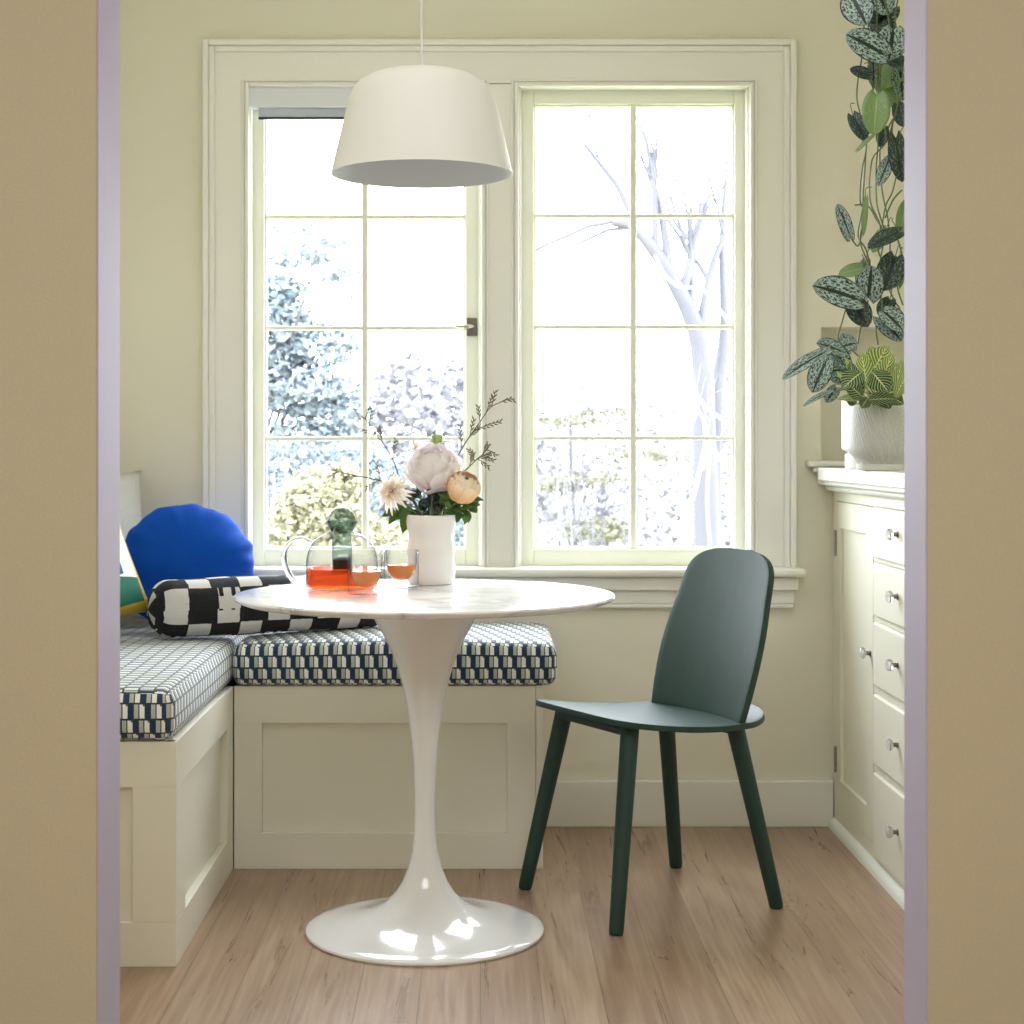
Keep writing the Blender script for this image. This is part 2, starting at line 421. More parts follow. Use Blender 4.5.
# ------------------------------------------------------------------ window trim
D = 4.72
def px_box(mb, x0, x1, y0, y1, d0, d1, D=D): return mb.box(PX(x0, D), PX(x1, D), d0, d1, PZ(y1, D), PZ(y0, D))
t = MB()
px_box(t, 206, 246, 42, 568, 4.722, 4.74); px_box(t, 752, 793, 42, 568, 4.722, 4.74)
px_box(t, 484, 516, 84, 568, 4.722, 4.74); px_box(t, 246, 752, 42, 83, 4.722, 4.74)
struct(obj('trim_4', t, M['trim'], smooth=False))
t = MB()   # outer back band, two steps
for a, b, c, e in ((203, 209, 4.705, 40), (209, 215, 4.713, 46)):
    k = b-a
    px_box(t, a, b, e, 568, c, 4.722); px_box(t, 999-b, 999-a, e, 568, c, 4.722); px_box(t, b, 999-b, e, e+k, c, 4.722)
struct(obj('trim_5', t, M['trim'], smooth=False, bevel=.004, seg=3))
t = MB()   # beads around both openings
for a, b, d0 in ((241.5, 244.5, 4.716), (245, 249, 4.712)):
    for (x0, x1) in ((a, 484+(246.5-a)), (516-(246.5-a), 999-a)):
        k = b-a; yt = 84-(246.5-a)
        px_box(t, x0, x0+k, yt, 568, d0, 4.732); px_box(t, x1-k, x1, yt, 568, d0, 4.732); px_box(t, x0+k, x1-k, yt, yt+k, d0, 4.732)
struct(obj('trim_6', t, M['trim'], smooth=False, bevel=.003, seg=3))
# stool and apron
t = MB(); xs0, xs1 = PX(192, 4.67), PX(807, 4.67); z0, z1 = PZ(577.5, 4.67), PZ(568.5, 4.67)
t.box(xs0, xs1, 4.668, 4.79, z0, z1)
struct(obj('trim_7', t, M['trim'], smooth=True, bevel=.0115, seg=4))
t = MB(); px_box(t, 202, 797, 577, 590, 4.70, 4.74); px_box(t, 204, 795, 590, 604, 4.722, 4.74); px_box(t, 206, 793, 604, 608, 4.714, 4.74)
struct(obj('trim_8', t, M['trim'], smooth=False, bevel=.004, seg=3))
struct(boxobj('baseboard_back', (.16, .982, 4.722, YW, 0, .1275), M['trim'], bevel=.003))
struct(boxobj('baseboard_left', (XL, XL+.016, YD1, 3.455, 0, .1275), M['trim'], bevel=.003))
# ------------------------------------------------------------------ windows
def window(n, x0, x1, gx0, gx1, my0, my1, ys, gt, xo):
    r = bpy.data.objects.new('window_%d' % n, None); C.objects.link(r); r.location = (xo[0]/2+xo[1]/2, YW+.05, WZ[0]); struct(r)
    D = 4.775
    f = MB(); a, b = xo; e = .004
    f.box(a+e-.004, a+.012, YW+.001, YW+.149, WZ[0], WZ[1]); f.box(b-.012, b, YW+.001, YW+.149, WZ[0], WZ[1]); f.box(a+.012, b-.012, YW+.001, YW+.149, WZ[1]-.010, WZ[1]); f.box(a+.012, b-.012, YW+.05, YW+.17, WZ[0], WZ[0]+.012)
    obj('window_frame', f, M['trim'], r, smooth=False, bevel=.002)
    s = MB()
    px_box(s, x0, gx0, 89, 566.5, D, D+.036, D); px_box(s, gx1, x1, 89, 566.5, D, D+.036, D)
    px_box(s, gx0, gx1, 549, 566.5, D, D+.036, D); px_box(s, gx0, gx1, 89, gt, D, D+.036, D)
    # small glazing step
    so = obj('sash', s, M['sash'], r, smooth=False, bevel=.003)
    g = MB(); k = 2.0
    px_box(g, gx0, gx0+k, gt, 549, D+.012, D+.03, D); px_box(g, gx1-k, gx1, gt, 549, D+.012, D+.03, D); px_box(g, gx0+k, gx1-k, 547, 549, D+.012, D+.03, D); px_box(g, gx0+k, gx1-k, gt, gt+k, D+.012, D+.03, D)
    obj('glazing_bead', g, M['sash'], so, smooth=False, bevel=.001)
    m = MB(); px_box(m, my0-.6, my1+.6, gt, 549, D+.004, D+.034, D)
    obj('muntin', m, M['sash'], r, smooth=False, bevel=.004, seg=3)
    for y in ys:
        m = MB(); px_box(m, gx0, gx1, y-2.0, y+2.0, D+.006, D+.032, D)
        obj('muntin', m, M['sash'], r, smooth=False, bevel=.003, seg=3)
    p = MB(); px_box(p, gx0+.5, gx1-.5, gt+.5, 548.5, D+.021, D+.024, D)
    obj('pane', p, M['pane'], r, smooth=False)
    return r
w1 = window(1, 250.5, 479.5, 264.5, 465.5, 362.3, 367, (216.5, 327.8, 438.6), 104, WX[0])
w2 = window(2, 520.5, 748.5, 534, 734.5, 630.8, 636.2, (215.5, 326.8, 438.2), 104, WX[1])
lt = MB(); px_box(lt, 466.5, 477, 318, 336, 4.768, 4.775, 4.77)
lp = obj('latch_plate', lt, M['metal'], w1, smooth=False, bevel=.0015)
q = P(471.5, 327, 4.77)
obj('latch_handle', MB().tube([q, q+Vector((0,-.022,0)), q+Vector((-.008,-.03,0)), q+Vector((-.02,-.03,-.001)), q+Vector((-.038,-.028,0)), q+Vector((-.044,-.026,.001))], [.006,.006,.0055,.0045,.005,.003], 12), M['bright_metal'], lp)
# roller blind in the left opening
bl = thing('roller_blind', (PX(365, 4.75), 4.74, PZ(107, 4.74)), 'pale grey rolled-up blind at the top of the left window', 'window blind')
x0, x1 = PX(248.5, 4.735), PX(481, 4.735)
boxobj('blind_case', (x0, x1, 4.729, 4.772, PZ(107, 4.735), PZ(86, 4.735)), M['blind_case'], bl, bevel=.002)
boxobj('blind_cloth', (x0+.026, x1-.026, 4.748, 4.752, PZ(116.5, 4.735), PZ(107, 4.735)), M['blind_cloth'], bl, bevel=0)
boxobj('bottom_bar', (x0+.026, x1-.026, 4.744, 4.756, PZ(118.3, 4.735), PZ(116.3, 4.735)), M['dark'], bl, bevel=.001)

# ------------------------------------------------------------------ benches
TZ = .458
def bench(name, loc, label, boxes):
    r = thing(name, loc, label, 'bench')
    for nm, b in boxes: boxobj(nm, b, M['bench'], r, bevel=.0012)
    return r
bx0, bx1 = -.616, .158; bf = 4.256
bench('storage_bench', (-.23, 4.5, 0), 'off-white panelled storage bench along the window wall behind the round table', [
    ('carcass', (bx0, bx1-.004, bf+.026, YW-.003, .0, TZ-.02)), ('seat_board', (bx0, bx1, bf+.02, YW-.003, TZ-.02, TZ)),
    ('rail', (bx0, bx1-.019, bf, bf+.02, TZ-.093, TZ)), ('rail', (bx0, bx1-.019, bf, bf+.02, 0, .09)),
    ('stile', (bx0, bx0+.070, bf, bf+.02, .09, TZ-.093)), ('stile', (.068, bx1-.019, bf, bf+.02, .09, TZ-.093)),
    ('corner_post', (bx1-.018, bx1, bf+.001, bf+.02, 0, TZ)), ('panel', (bx0+.07, .068, bf+.012, bf+.026, .09, TZ-.093))])
fx = -.618; yn = 3.457
bench('storage_bench', (-.87, 4.0, 0), 'off-white panelled storage bench along the left wall, nearest the doorway', [
    ('carcass', (XL+.003, fx-.026, yn+.026, YW-.003, 0, TZ-.02)), ('seat_board', (XL+.003, fx-.02, yn+.02, YW-.003, TZ-.02, TZ)),
    ('rail', (fx-.02, fx, yn+.001, bf-.001, TZ-.093, TZ)), ('rail', (fx-.02, fx, yn+.001, bf-.001, 0, .09)),
    ('stile', (fx-.02, fx, yn+.001, yn+.108, .09, TZ-.093)), ('stile', (fx-.02, fx, bf-.10, bf-.001, .09, TZ-.093)),
    ('panel', (fx-.026, fx-.017, yn+.108, bf-.10, .09, TZ-.093)),
    ('rail', (XL+.003, fx-.003, yn, yn+.02, TZ-.093, TZ)), ('rail', (XL+.003, fx-.003, yn, yn+.02, 0, .09)),
    ('stile', (fx-.089, fx-.003, yn, yn+.02, .09, TZ-.093)), ('panel', (XL+.003, fx-.089, yn+.012, yn+.026, .09, TZ-.093))])
def cushion(name, b, label, swap, seed, crown=.012):
    random.seed(seed); x0, x1, y0, y1, z0, z1 = b
    c = Vector(((x0+x1)/2, (y0+y1)/2, (z0+z1)/2)); h = Vector(((x1-x0)/2, (y1-y0)/2, (z1-z0)/2)); r = .026
    mb = MB(); n = [max(4, int(2*k/.022)) for k in h]
    ph = [random.random()*6 for _ in range(4)]
    def rnd(p):
        q = Vector([max(-(h[i]-r), min(h[i]-r, p[i])) for i in range(3)]); d = p-q
        if d.length > 1e-9:
            m = max(abs(d.x), abs(d.y), abs(d.z)); 
            p = q + d.normalized()*r
        ex = 1-(p.x/h.x)**2; ey = 1-(p.y/h.y)**2; ez = 1-(p.z/h.z)**2
        if p.z > 0: p = p+Vector((0, 0, crown*max(0, ex)**.5*max(0, ey)**.5+.0022*sin(9*p.x+ph[0])*sin(8*p.y+ph[1])))
        if p.z > -h.z*.9:
            p = p+Vector((.006*p.x/h.x*max(0, ez), .006*p.y/h.y*max(0, ez), 0)) if False else p+Vector((0, 0, 0))
        return c+p
    def face(ax, sg):
        a, b_ = [i for i in range(3) if i != ax]
        na, nb = n[a], n[b_]
        def sm(i, nn, hh):  # denser near edges
            return -hh+2*hh*i/nn
        vs = []; uv = []
        for j in range(nb+1):
            for i in range(na+1):
                p = Vector((0,0,0)); p[ax] = sg*h[ax]; p[a] = sm(i, na, h[a]); p[b_] = sm(j, nb, h[b_])
                vs.append(rnd(p))
                w_ = c+p
                if ax == 2: uv.append((w_.y, -w_.x) if swap else (w_.x, w_.y))
                elif ax == 1: uv.append((w_.x, w_.z))
                else: uv.append((w_.y, w_.z))
        fs = []; us = []
        fl = (sg > 0) == (ax != 1)
        for j in range(nb):
            for i in range(na):
                q = (j*(na+1)+i, j*(na+1)+i+1, (j+1)*(na+1)+i+1, (j+1)*(na+1)+i)
                if not fl: q = q[::-1]
                fs.append(q); us.append([uv[k] for k in q])
        mb.add(vs, fs, us)
    for ax in range(3):
        for sg in (-1, 1): face(ax, sg)
    o = obj(name, mb, M['weave'], base=(c.x, c.y, z0), merge=True)
    o.data.set_sharp_from_angle(angle=pi)
    return tag(o, label, 'seat cushion')
cushion('bench_cushion', (-.6205, .193, 4.238, 4.733, TZ+.001, .566), 'blue and white block-woven seat cushion on the window bench behind the table', False, 3)
cushion('bench_cushion', (XL+.008, -.6225, 3.443, 4.733, TZ+.001, .562), 'blue and white block-woven seat cushion on the left bench by the doorway', True, 5)

# ------------------------------------------------------------------ pillows
def frame(nrm, up):
    n = Vector(nrm).normalized(); u = Vector(up); x = u.cross(n).normalized(); u = n.cross(x); return x, u, n
def square_pillow(name, c, w, h, T, nrm, up, mat, label, seed):
    random.seed(seed); X, U, Nn = frame(nrm, up); c = Vector(c); mb = MB(); ph = [random.random()*6 for _ in range(6)]
    def mk(sg):
        def fn(a, b):
            u = a*2-1; v = b*2-1
            e = max(0, (1-u*u)*(1-v*v))
            th = T*e**.42*(1+.06*sin(4*u+ph[0])*sin(5*v+ph[1]))
            pin = 1-.13*(1-u*u*v*v)*max(abs(u), abs(v))**2
            uu = u*pin; vv = v*pin
            return c+X*(uu*w/2)+U*(vv*h/2)+Nn*(sg*th/2)
        return fn
    mb.grid(mk(1), 28, 28); mb.grid(mk(-1), 28, 28, flip=True)
    o = obj(name, mb, mat, base=c-Vector((0, 0, h/2)), merge=True); o.data.set_sharp_from_angle(angle=pi)
    return tag(o, label, 'pillow')
square_pillow('wool_pillow', (-1.03, 4.50, .80), .40, .42, .12, (.80, -.58, .2), (-.02, .1, 1), M['linen'], 'light grey wool pillow with its corner showing above the blue cushion', 1)
square_pillow('applique_pillow', (-.985, 4.10, .785), .46, .38, .09, (.85, -.45, .30), (-.38, .02, .93), M['patch'], 'white, green and blue pillow with mustard yellow edge on the left bench', 2)
def round_pillow():
    X, U, Nn = frame((.28, -.93, .22), (0, 0, 1)); c = Vector((-.772, 4.485, .738)); R = .177; T = .15; mb = MB()
    random.seed(8); ph = [random.random()*6.28 for _ in range(8)]
    def mk(sg):
        def fn(a, b):
            th = 2*pi*a; r = b**.8
            g = r**7*(.0045*sin(17*th+ph[0])+.003*sin(29*th+ph[1]))*(.6+.4*sin(2*th+ph[4]))+.004*r*sin(3*th+ph[6])+.005*sin(5*th+7*r+ph[7])*r**2*(1-r**8)+.008*max(0,sin(9*th+ph[3]+.8*sin(2*th)))**4*r**5
            rr = R*r*(1+.010*sin(3*th+ph[2])+.014*r**8*sin(11*th+ph[3])+.006*r**8*sin(23*th))
            t_ = T/2*max(0, 1-r**2.6)**.6
            return c+X*(rr*cos(th))+U*(rr*.97*sin(th))+Nn*(sg*t_+g)
        return fn
    mb.grid(mk(1), 144, 26); mb.grid(mk(-1), 144, 26, flip=True)
    o = obj('round_cushion', mb, M['velvet'], base=c-Vector((0, 0, R)), merge=True); o.data.set_sharp_from_angle(angle=pi)
    tag(o, 'round royal blue velvet cushion with gathered rim in the bench corner', 'pillow')
round_pillow()
def bolster():
    a = Vector((-.80, 4.245, .652)); b = Vector((-.27, 4.52, .652)); ax = (b-a).normalized(); L = (b-a).length
    y = Vector((0, 0, 1)); x = ax.cross(y).normalized(); n = 60; seg = 40; ry, rx = .073, .066; mb = MB(); vs = []; U_ = []
    sts = []
    for i in range(9): t = i/8; sts.append((-.03+.055*(1-cos(t*pi/2)), sin(t*pi/2)))
    body = [(.025+(L-.05)*i/n, 1.0) for i in range(1, n)]
    end = [(L-s_, r) for s_, r in reversed(sts)]
    for s_, r in sts+body+end:
        for k in range(seg):
            t = 2*pi*k/seg; e = 2.6
            cx_, sx_ = cos(t), sin(t)
            px_ = abs(cx_)**(2/e)*(1 if cx_ > 0 else -1); py_ = abs(sx_)**(2/e)*(1 if sx_ > 0 else -1)
            w_ = 1+.02*sin(s_*22+t*2)
            vs.append(a+ax*s_+(x*px_*rx+y*py_*ry)*max(r, .02)*w_); U_.append((s_, k))
    m = len(vs)//seg; fs = []; us = []
    for j in range(m-1):
        for k in range(seg):
            k2 = (k+1) % seg; fs.append((j*seg+k, j*seg+k2, (j+1)*seg+k2, (j+1)*seg+k))
            cc = .46/seg
            us.append([(U_[j*seg][0], k*cc), (U_[j*seg][0], (k+1)*cc), (U_[(j+1)*seg][0], (k+1)*cc), (U_[(j+1)*seg][0], k*cc)])
    fs.append(tuple(range(seg))); us.append([(0, 0)]*seg); fs.append(tuple((m-1)*seg+k for k in range(seg))[::-1]); us.append([(0, 0)]*seg)
    mb.add(vs, fs, us)
    o = obj('bolster_pillow', mb, M['knit'], base=(a.x/2+b.x/2, a.y/2+b.y/2, .57)); o.data.set_sharp_from_angle(angle=pi)
    tag(o, 'long black and white checked knit bolster lying across the bench corner', 'pillow')
bolster()

# ------------------------------------------------------------------ tulip table
TC = Vector((-.1202, 3.715, 0)); TT = .7375
tb = thing('round_table', TC, 'round marble-topped pedestal table with a white trumpet base', 'table')
R = .4145
obj('tabletop', MB().lathe([(.0, -.020), (R-.05, -.020), (R-.02, -.017), (R-.004, -.011), (R, -.005), (R-.002, -.001), (R-.006, 0), (0, 0)], (TC.x, TC.y, TT), 128), M['marble'], tb, merge=True)
prof = [(.0,.7165),(.125,.7165),(.123,.706),(.108,.676),(.090,.645),(.074,.612),(.060,.575),(.0475,.530),(.0385,.485),(.0325,.44),(.0275,.39),(.0245,.34),(.0228,.29),(.0228,.25),(.0245,.21),(.0285,.175),(.036,.142),(.048,.110),(.064,.084),(.088,.060),(.118,.042),(.155,.029),(.195,.020),(.230,.0145),(.252,.0115),(.259,.008),(.260,.004),(.257,0),(0,0)]
obj('pedestal', MB().lathe(prof[::-1], (TC.x, TC.y, 0), 128), M['white_gloss'], tb, merge=True)

# ------------------------------------------------------------------ chair
CC = Vector((.395, 3.982, 0)); fu = Vector((-.878, -.478, 0)); fv = Vector((.478, -.878, 0))
def L2W(u, v, z): return CC+fu*u+fv*v+Vector((0, 0, z))
ch = thing('dining_chair', CC, 'dark green wooden chair with a tall curved back beside the table', 'chair')
def seat_pt(a, b):
    # b along front-back, a across
    k = b*2-1; k = math.copysign(1-(1-abs(k))**1.6, k); u = -.010+.234*k
    n = 5.5 if k > 0 else 4.2
    w_ = (.205 if k > 0 else .205-.012*abs(k))*max(0, 1-abs(k)**n)**(1/n); v = w_*(a*2-1)
    z = .420+.034*max(0, (u+.08)/.30)**1.6+.022*max(0, (-u-.15)/.094)**2
    return L2W(u, v, z)
obj('seat', MB().grid(seat_pt, 28, 40), M['green'], ch, solid=.013, bevel=.003, merge=True, angle=60)
def back_pt(a, b):
    h = b; n = 4.0
    w_ = .178+.018*sin(min(1, h/.7)*pi*.75)-.036*h**2.2
    kk = max(0, (h-.80)/.20); w_ *= max(0, 1-kk**3.0)**(1/3.0)
    v = w_*(a*2-1)
    u = -.158-.098*h-.012*sin(h*pi)*0+.85*v*v*(1-.5*h); z = .418+.392*h
    return L2W(u, v+.004, z)
def back_grid(a, b): return back_pt(a, 1-(1-b)**1.7)
obj('backrest', MB().grid(back_grid, 24, 40), M['green'], ch, solid=.015, bevel=.004, merge=True, angle=60)
for (fa, fb, ta, tb_) in ((.231, .2145, .145, .14), (.213, -.212, .145, -.14), (-.2266, -.211, -.145, -.14), (-.2105, .211, -.145, .14)):
    t0, b0 = L2W(ta, tb_, .4335 if ta > 0 else .4125), L2W(fa, fb, .0)
    pts = [t0+(b0-t0)*k/6 for k in range(7)]
    lg = obj('leg', MB().tube([b0, b0+(t0-b0)*.02]+[b0+(t0-b0)*k/6 for k in range(1, 7)], [.0145, .0163]+[.0165+.0045*k/6 for k in range(1, 7)], 24), M['green'], ch)
for u0 in (.145, -.152):
    m = MB(); a, b = L2W(u0, -.137, .4235 if u0 > 0 else .403), L2W(u0, .137, .4235 if u0 > 0 else .403)
    d = fu*.022
    up = Vector((0, 0, .009)); vs = [a-d-up, b-d-up, b+d-up, a+d-up, a-d+up, b-d+up, b+d+up, a+d+up]
    m.add(vs, [(0,1,2,3), (4,7,6,5), (0,4,5,1), (1,5,6,2), (2,6,7,3), (3,7,4,0)])
    obj('seat_rail', m, M['green'], ch, smooth=False, bevel=.004, merge=True)

# ------------------------------------------------------------------ pendant lamp
PC = Vector((PX(422, 3.74), 3.74, 0)); zr = PZ(174.5, 3.74)
pl = thing('pendant_lamp', (PC.x, PC.y, zr), 'large white dome pendant lamp hanging over the table', 'lamp')
pf = [(91,0),(87.5,16),(84,32),(80,50),(76,68),(72,84),(68,93),(62,99.5),(53,105),(43,108.4),(30,111),(14,112.5),(0,113)]
pf = [(r*.0022, z*.00203) for r, z in pf]
inner = [(r-.003 if r > .003 else 0, z-.003 if z > .01 else z) for r, z in pf]
obj('shade', MB().lathe(pf, (PC.x, PC.y, zr), 96), M['lamp_white'], pl, merge=True)
obj('shade_lining', MB().lathe([(pf[0][0], 0)]+inner, (PC.x, PC.y, zr), 96), M['lamp_in'], pl, merge=True)
zt = zr+pf[-1][1]
obj('cord', MB().tube([(PC.x, PC.y, zt), (PC.x-.003, PC.y, zt+.3), (PC.x-.004, PC.y, ZC-.02)], .0022, 10), M['cord'], pl)
obj('cord_cap', MB().lathe([(0,0),(.012,0),(.012,.006),(.004,.014),(0,.014)], (PC.x, PC.y, zt-.001), 24), M['lamp_white'], pl, merge=True)
obj('ceiling_rose', MB().lathe([(0,0),(.05,0),(.055,.005),(.055,.022),(0,.022)], (PC.x-.004, PC.y, ZC-.023), 32), M['lamp_white'], pl, merge=True)
obj('lamp_socket', MB().lathe([(0,0),(.02,0),(.022,.01),(.022,.08),(0,.08)], (PC.x, PC.y, zt-.088), 24), M['lamp_white'], pl, merge=True)
obj('bulb', MB().lathe([(0,0),(.012,.002),(.024,.012),(.029,.026),(.026,.042),(.016,.06),(.013,.072),(0,.072)], (PC.x, PC.y, zt-.158), 24), M['ceramic'], pl, merge=True)

# ------------------------------------------------------------------ things on the table
def curve(pts, n=8):
    out = []; pts = [Vector(p) for p in pts]; q = [pts[0]]+pts+[pts[-1]]
    for i in range(1, len(q)-2):
        for k in range(n):
            t = k/n; p0, p1, p2, p3 = q[i-1], q[i], q[i+1], q[i+2]
            out.append(.5*((2*p1)+(p2-p0)*t+(2*p0-5*p1+4*p2-p3)*t*t+(3*p1-p0-3*p2+p3)*t**3))
    out.append(pts[-1]); return out
VC = Vector((PX(431, 3.97), 3.97, TT+.001))
vs_ = thing('flower_vase', VC, 'white wavy ceramic vase of flowers on the marble table', 'vase')
vp = [(0,0),(.050,0),(.0535,.004),(.056,.014),(.0575,.03),(.0565,.044),(.0545,.055),(.0555,.068),(.0570,.080),(.0555,.093),(.0525,.105),(.0530,.118),(.0560,.130),(.0575,.142),(.0565,.153),(.0545,.159),(.051,.160),(.050,.150),(.049,.03),(0,.02)]
obj('vase_body', MB().lathe(vp, VC, 64), M['ceramic'], vs_, merge=True)
# teapot
KC = Vector((PX(342, 3.81), 3.81, TT+.001))
kp = thing('teapot', KC, 'clear glass teapot of red tea with a smoky ball-topped infuser', 'teapot')
gp = [(0,.0015),(.074,.0015),(.0790,.005),(.0805,.012),(.0805,.055),(.079,.072),(.074,.092),(.064,.108),(.050,.119),(.036,.125),(.031,.128)]
obj('glass_body', MB().lathe(gp, KC, 64), M['glass'], kp, merge=True)
obj('tea', MB().lathe([(0,.004),(.072,.004),(.076,.007),(.078,.013),(.078,.0475),(0,.0475)], KC, 64), M['tea_red'], kp, merge=True)
hp = [KC+Vector(k) for k in ((-.068,-.01,.104),(-.092,-.012,.113),(-.116,-.012,.104),(-.128,-.012,.078),(-.122,-.012,.045),(-.104,-.01,.020),(-.082,-.008,.010))]
obj('handle', MB().tube(curve(hp, 6), .0062, 14), M['rod'], kp)
sp = [KC+Vector(k) for k in ((.074,.0,.06),(.092,.0,.072),(.100,.0,.092),(.110,.0,.116))]
obj('spout', MB().tube(curve(sp, 5), [.015-.0006*i for i in range(16)], 14, cap=False), M['glass'], kp)
ic = KC+Vector((0, 0, 0))
obj('infuser_tube', MB().lathe([(0,.036),(.020,.036),(.0225,.040),(.0225,.118),(.021,.124),(.0165,.128)], ic, 32), M['smoke'], kp, merge=True)
obj('tea_leaves', MB().lathe([(0,.040),(.0195,.040),(.0205,.044),(.0205,.066),(.015,.070),(0,.072)], ic, 32), M['dark'], kp, merge=True)
bp = [(.0165,.126),(.024,.131),(.029,.139),(.0318,.150),(.030,.163),(.024,.174),(.014,.182),(0,.185)]
obj('ball_stopper', MB().lathe(bp, ic, 40), M['smoke'], kp, merge=True)
obj('stopper_collar', MB().lathe([(.0225,.1265),(.0345,.147),(.0355,.150),(.0345,.153),(.029,.153)], ic, 40), M['smoke'], kp, merge=True)
# tea glasses
def tea_glass(px, D, label):
    c = Vector((PX(px, D), D, TT+.001)); r = thing('tea_glass', c, label, 'glass')
    obj('outer_wall', MB().lathe([(0,.0015),(.035,.0015),(.0385,.004),(.0395,.010),(.0395,.080),(.0388,.0845),(.0372,.086)], c, 48), M['glass'], r, merge=True)
    iw = [(0,.016),(.016,.018),(.026,.026),(.032,.040),(.0345,.055),(.0355,.070),(.0362,.082),(.0372,.086)]
    obj('inner_wall', MB().lathe(iw, c, 48), M['glass'], r, merge=True)
    obj('tea', MB().lathe([(0,.0175),(.0155,.0192),(.0255,.0275),(.031,.040),(.0335,.0515),(0,.0515)], c, 48), M['tea_amber'], r, merge=True)
    return r
g1 = tea_glass(366, 3.665, 'double-walled glass of amber tea overlapping the teapot, nearer the table edge')
g2 = copy_tree(g1); g2.location = (PX(401.5, 3.85), 3.85, TT+.001)
g2['label'] = 'double-walled glass of amber tea beside the vase, set further back'
for g in (g1, g2): g['group'] = 'double-walled tea glasses on the table'
# flowers
def petal_shell(mb, c, X, U, A, r, az, hw, th0, th1, ruf=.05, flare=0., n=8, m=8, seed=0):
    rr = random.Random(seed); p1, p2 = rr.random()*6, rr.random()*6
    def fn(a, b):
        t = th0+(th1-th0)*b; wv = hw*(1-.55*(1-b)**1.5)*sqrt(max(.02, 1-(max(0, b-.55)/.5)**2)); aa = az+(a*2-1)*wv
        rad = r*(1+ruf*sin(aa*7+p1)*b+flare*b*b+.05*(a*2-1)**2)
        return Vector(c)+(X*cos(aa)+U*sin(aa))*(rad*sin(t))+A*(rad*cos(t))
    mb.grid(fn, n, m)
def flower_frame(axis):
    A = Vector(axis).normalized(); X = A.cross(Vector((0, 0, 1))).normalized(); U = X.cross(A); return X, U, A
def stem_to(root, c, A, mat=M['stem'], r=.0022):
    low = VC+Vector((.01*(1 if c.x > VC.x else -1), .0, .06)); mid = VC+Vector(((c.x-VC.x)*.35, (c.y-VC.y)*.4, .155))
    obj('stem', MB().tube(curve([low, mid, c-A*.012]), r, 8), mat, root)
# peony
c = P(433, 468, 4.0); X, U, A = flower_frame((-.12, -.72, .66)); Rp = .056
pe = thing('peony', c, 'large blush-white peony at the centre of the bouquet', 'flower', )
mb = MB(); rr = random.Random(4)
for k, (r, n_, t0, t1) in enumerate(((.30, 4, 1.9, .1), (.45, 5, 1.9, .25), (.60, 6, 2.0, .42), (.74, 7, 2.1, .62), (.86, 7, 2.2, .82), (.96, 7, 2.4, 1.02), (1.02, 7, 2.5, 1.3))):
    for j in range(n_):
        az = 2*pi*(j+rr.random()*.5)/n_+k
        petal_shell(mb, c+A*Rp*(1-r)*.30, X, U, A, Rp*r*(1+.06*rr.random()), az, 2*pi/n_*.72, t0, t1+rr.random()*.3, .06, .10, seed=k*20+j)
mb.ball(c-Vector((0, 0, Rp*.12)), Rp*.80); o = obj('bloom', mb, M['petal_white'], pe); stem_to(pe, c, Vector((0, 0, 1))*3)
# ranunculus
c = P(463.5, 487.5, 3.96); X, U, A = flower_frame((.25, -.62, .72)); Rr = .038
ra = thing('ranunculus', c, 'peach ranunculus with tightly wrapped petals at the right of the bouquet', 'flower')
mb = MB(); rr = random.Random(6)
for k in range(11):
    f = .12+.88*(k+1)/11; n_ = 3+k//2
    for j in range(n_):
        az = 2*pi*(j+.4*k)/n_
        petal_shell(mb, c+A*Rr*(1-f)*.62, X, U, A, Rr*f, az, 2*pi/n_*.75, 2.5, .10+.80*f**2, .015, .02, seed=k*9+j)
obj('bloom', mb, M['petal_peach'], ra); obj('flower_centre', MB().ball(c+A*.029, .005), M['vase_leaf'], ra); stem_to(ra, c, Vector((0, 0, 1))*2)
# dahlia
c = P(390, 490, 3.96); X, U, A = flower_frame((-.50, -.72, .38))
da = thing('dahlia', c, 'cream shaggy-petalled dahlia at the left of the bouquet', 'flower')
mb = MB(); rr = random.Random(9)
for k in range(5):
    n_ = (9, 13, 16, 18, 18)[k]; L = (.020, .032, .042, .049, .052)[k]; el = radians((68, 48, 28, 8, -14)[k])
    for j in range(n_):
        az = 2*pi*(j+rr.random()*.6)/n_; dr = X*cos(az)+U*sin(az); e2 = el+rr.uniform(-.15, .15); d = dr*cos(e2)+A*sin(e2); sd = A.cross(dr).normalized(); LL = L*rr.uniform(.85, 1.1)
        def fn(a, b, d=d, sd=sd, LL=LL, dr=dr):
            w_ = .0052*sin(pi*min(1, .12+b*.86))**.7; x = a*2-1
            return c-A*.008+d*(LL*b)+sd*(x*w_)+A*(.004*x*x-.010*b*b*(1 if b else 0))
        mb.grid(fn, 4, 6)
obj('bloom', mb, M['petal_cream'], da); obj('calyx', MB().ball(c-A*.012, .010), M['vase_leaf'], da); stem_to(da, c-A*.015, Vector((0, 0, 1))*.5)
# buds
def bud(px, py, D, r, label, mat):
    c = P(px, py, D); b = thing('flower_bud', c, label, 'flower'); mb = MB()
    X, U, A = flower_frame((.05, -.1, 1))
    for k in range(3):
        for j in range(5): petal_shell(mb, c, X, U, A, r*(.6+.2*k), 2*pi*(j+.5*k)/5, .5, 2.6, .25+.25*k, .03, .1*k, 4, 5, seed=j+k*7)
    obj('bud_head', mb, mat, b, solid=.0006); stem_to(b, c-A*r, Vector((0, 0, 0.01)), r=.0013)
bud(437, 439.5, 4.03, .0135, 'small green bud standing above the peony', M['birkin_light'])
bud(418, 446, 4.05, .010, 'small pale bud half hidden behind the top of the peony', M['petal_cream'])
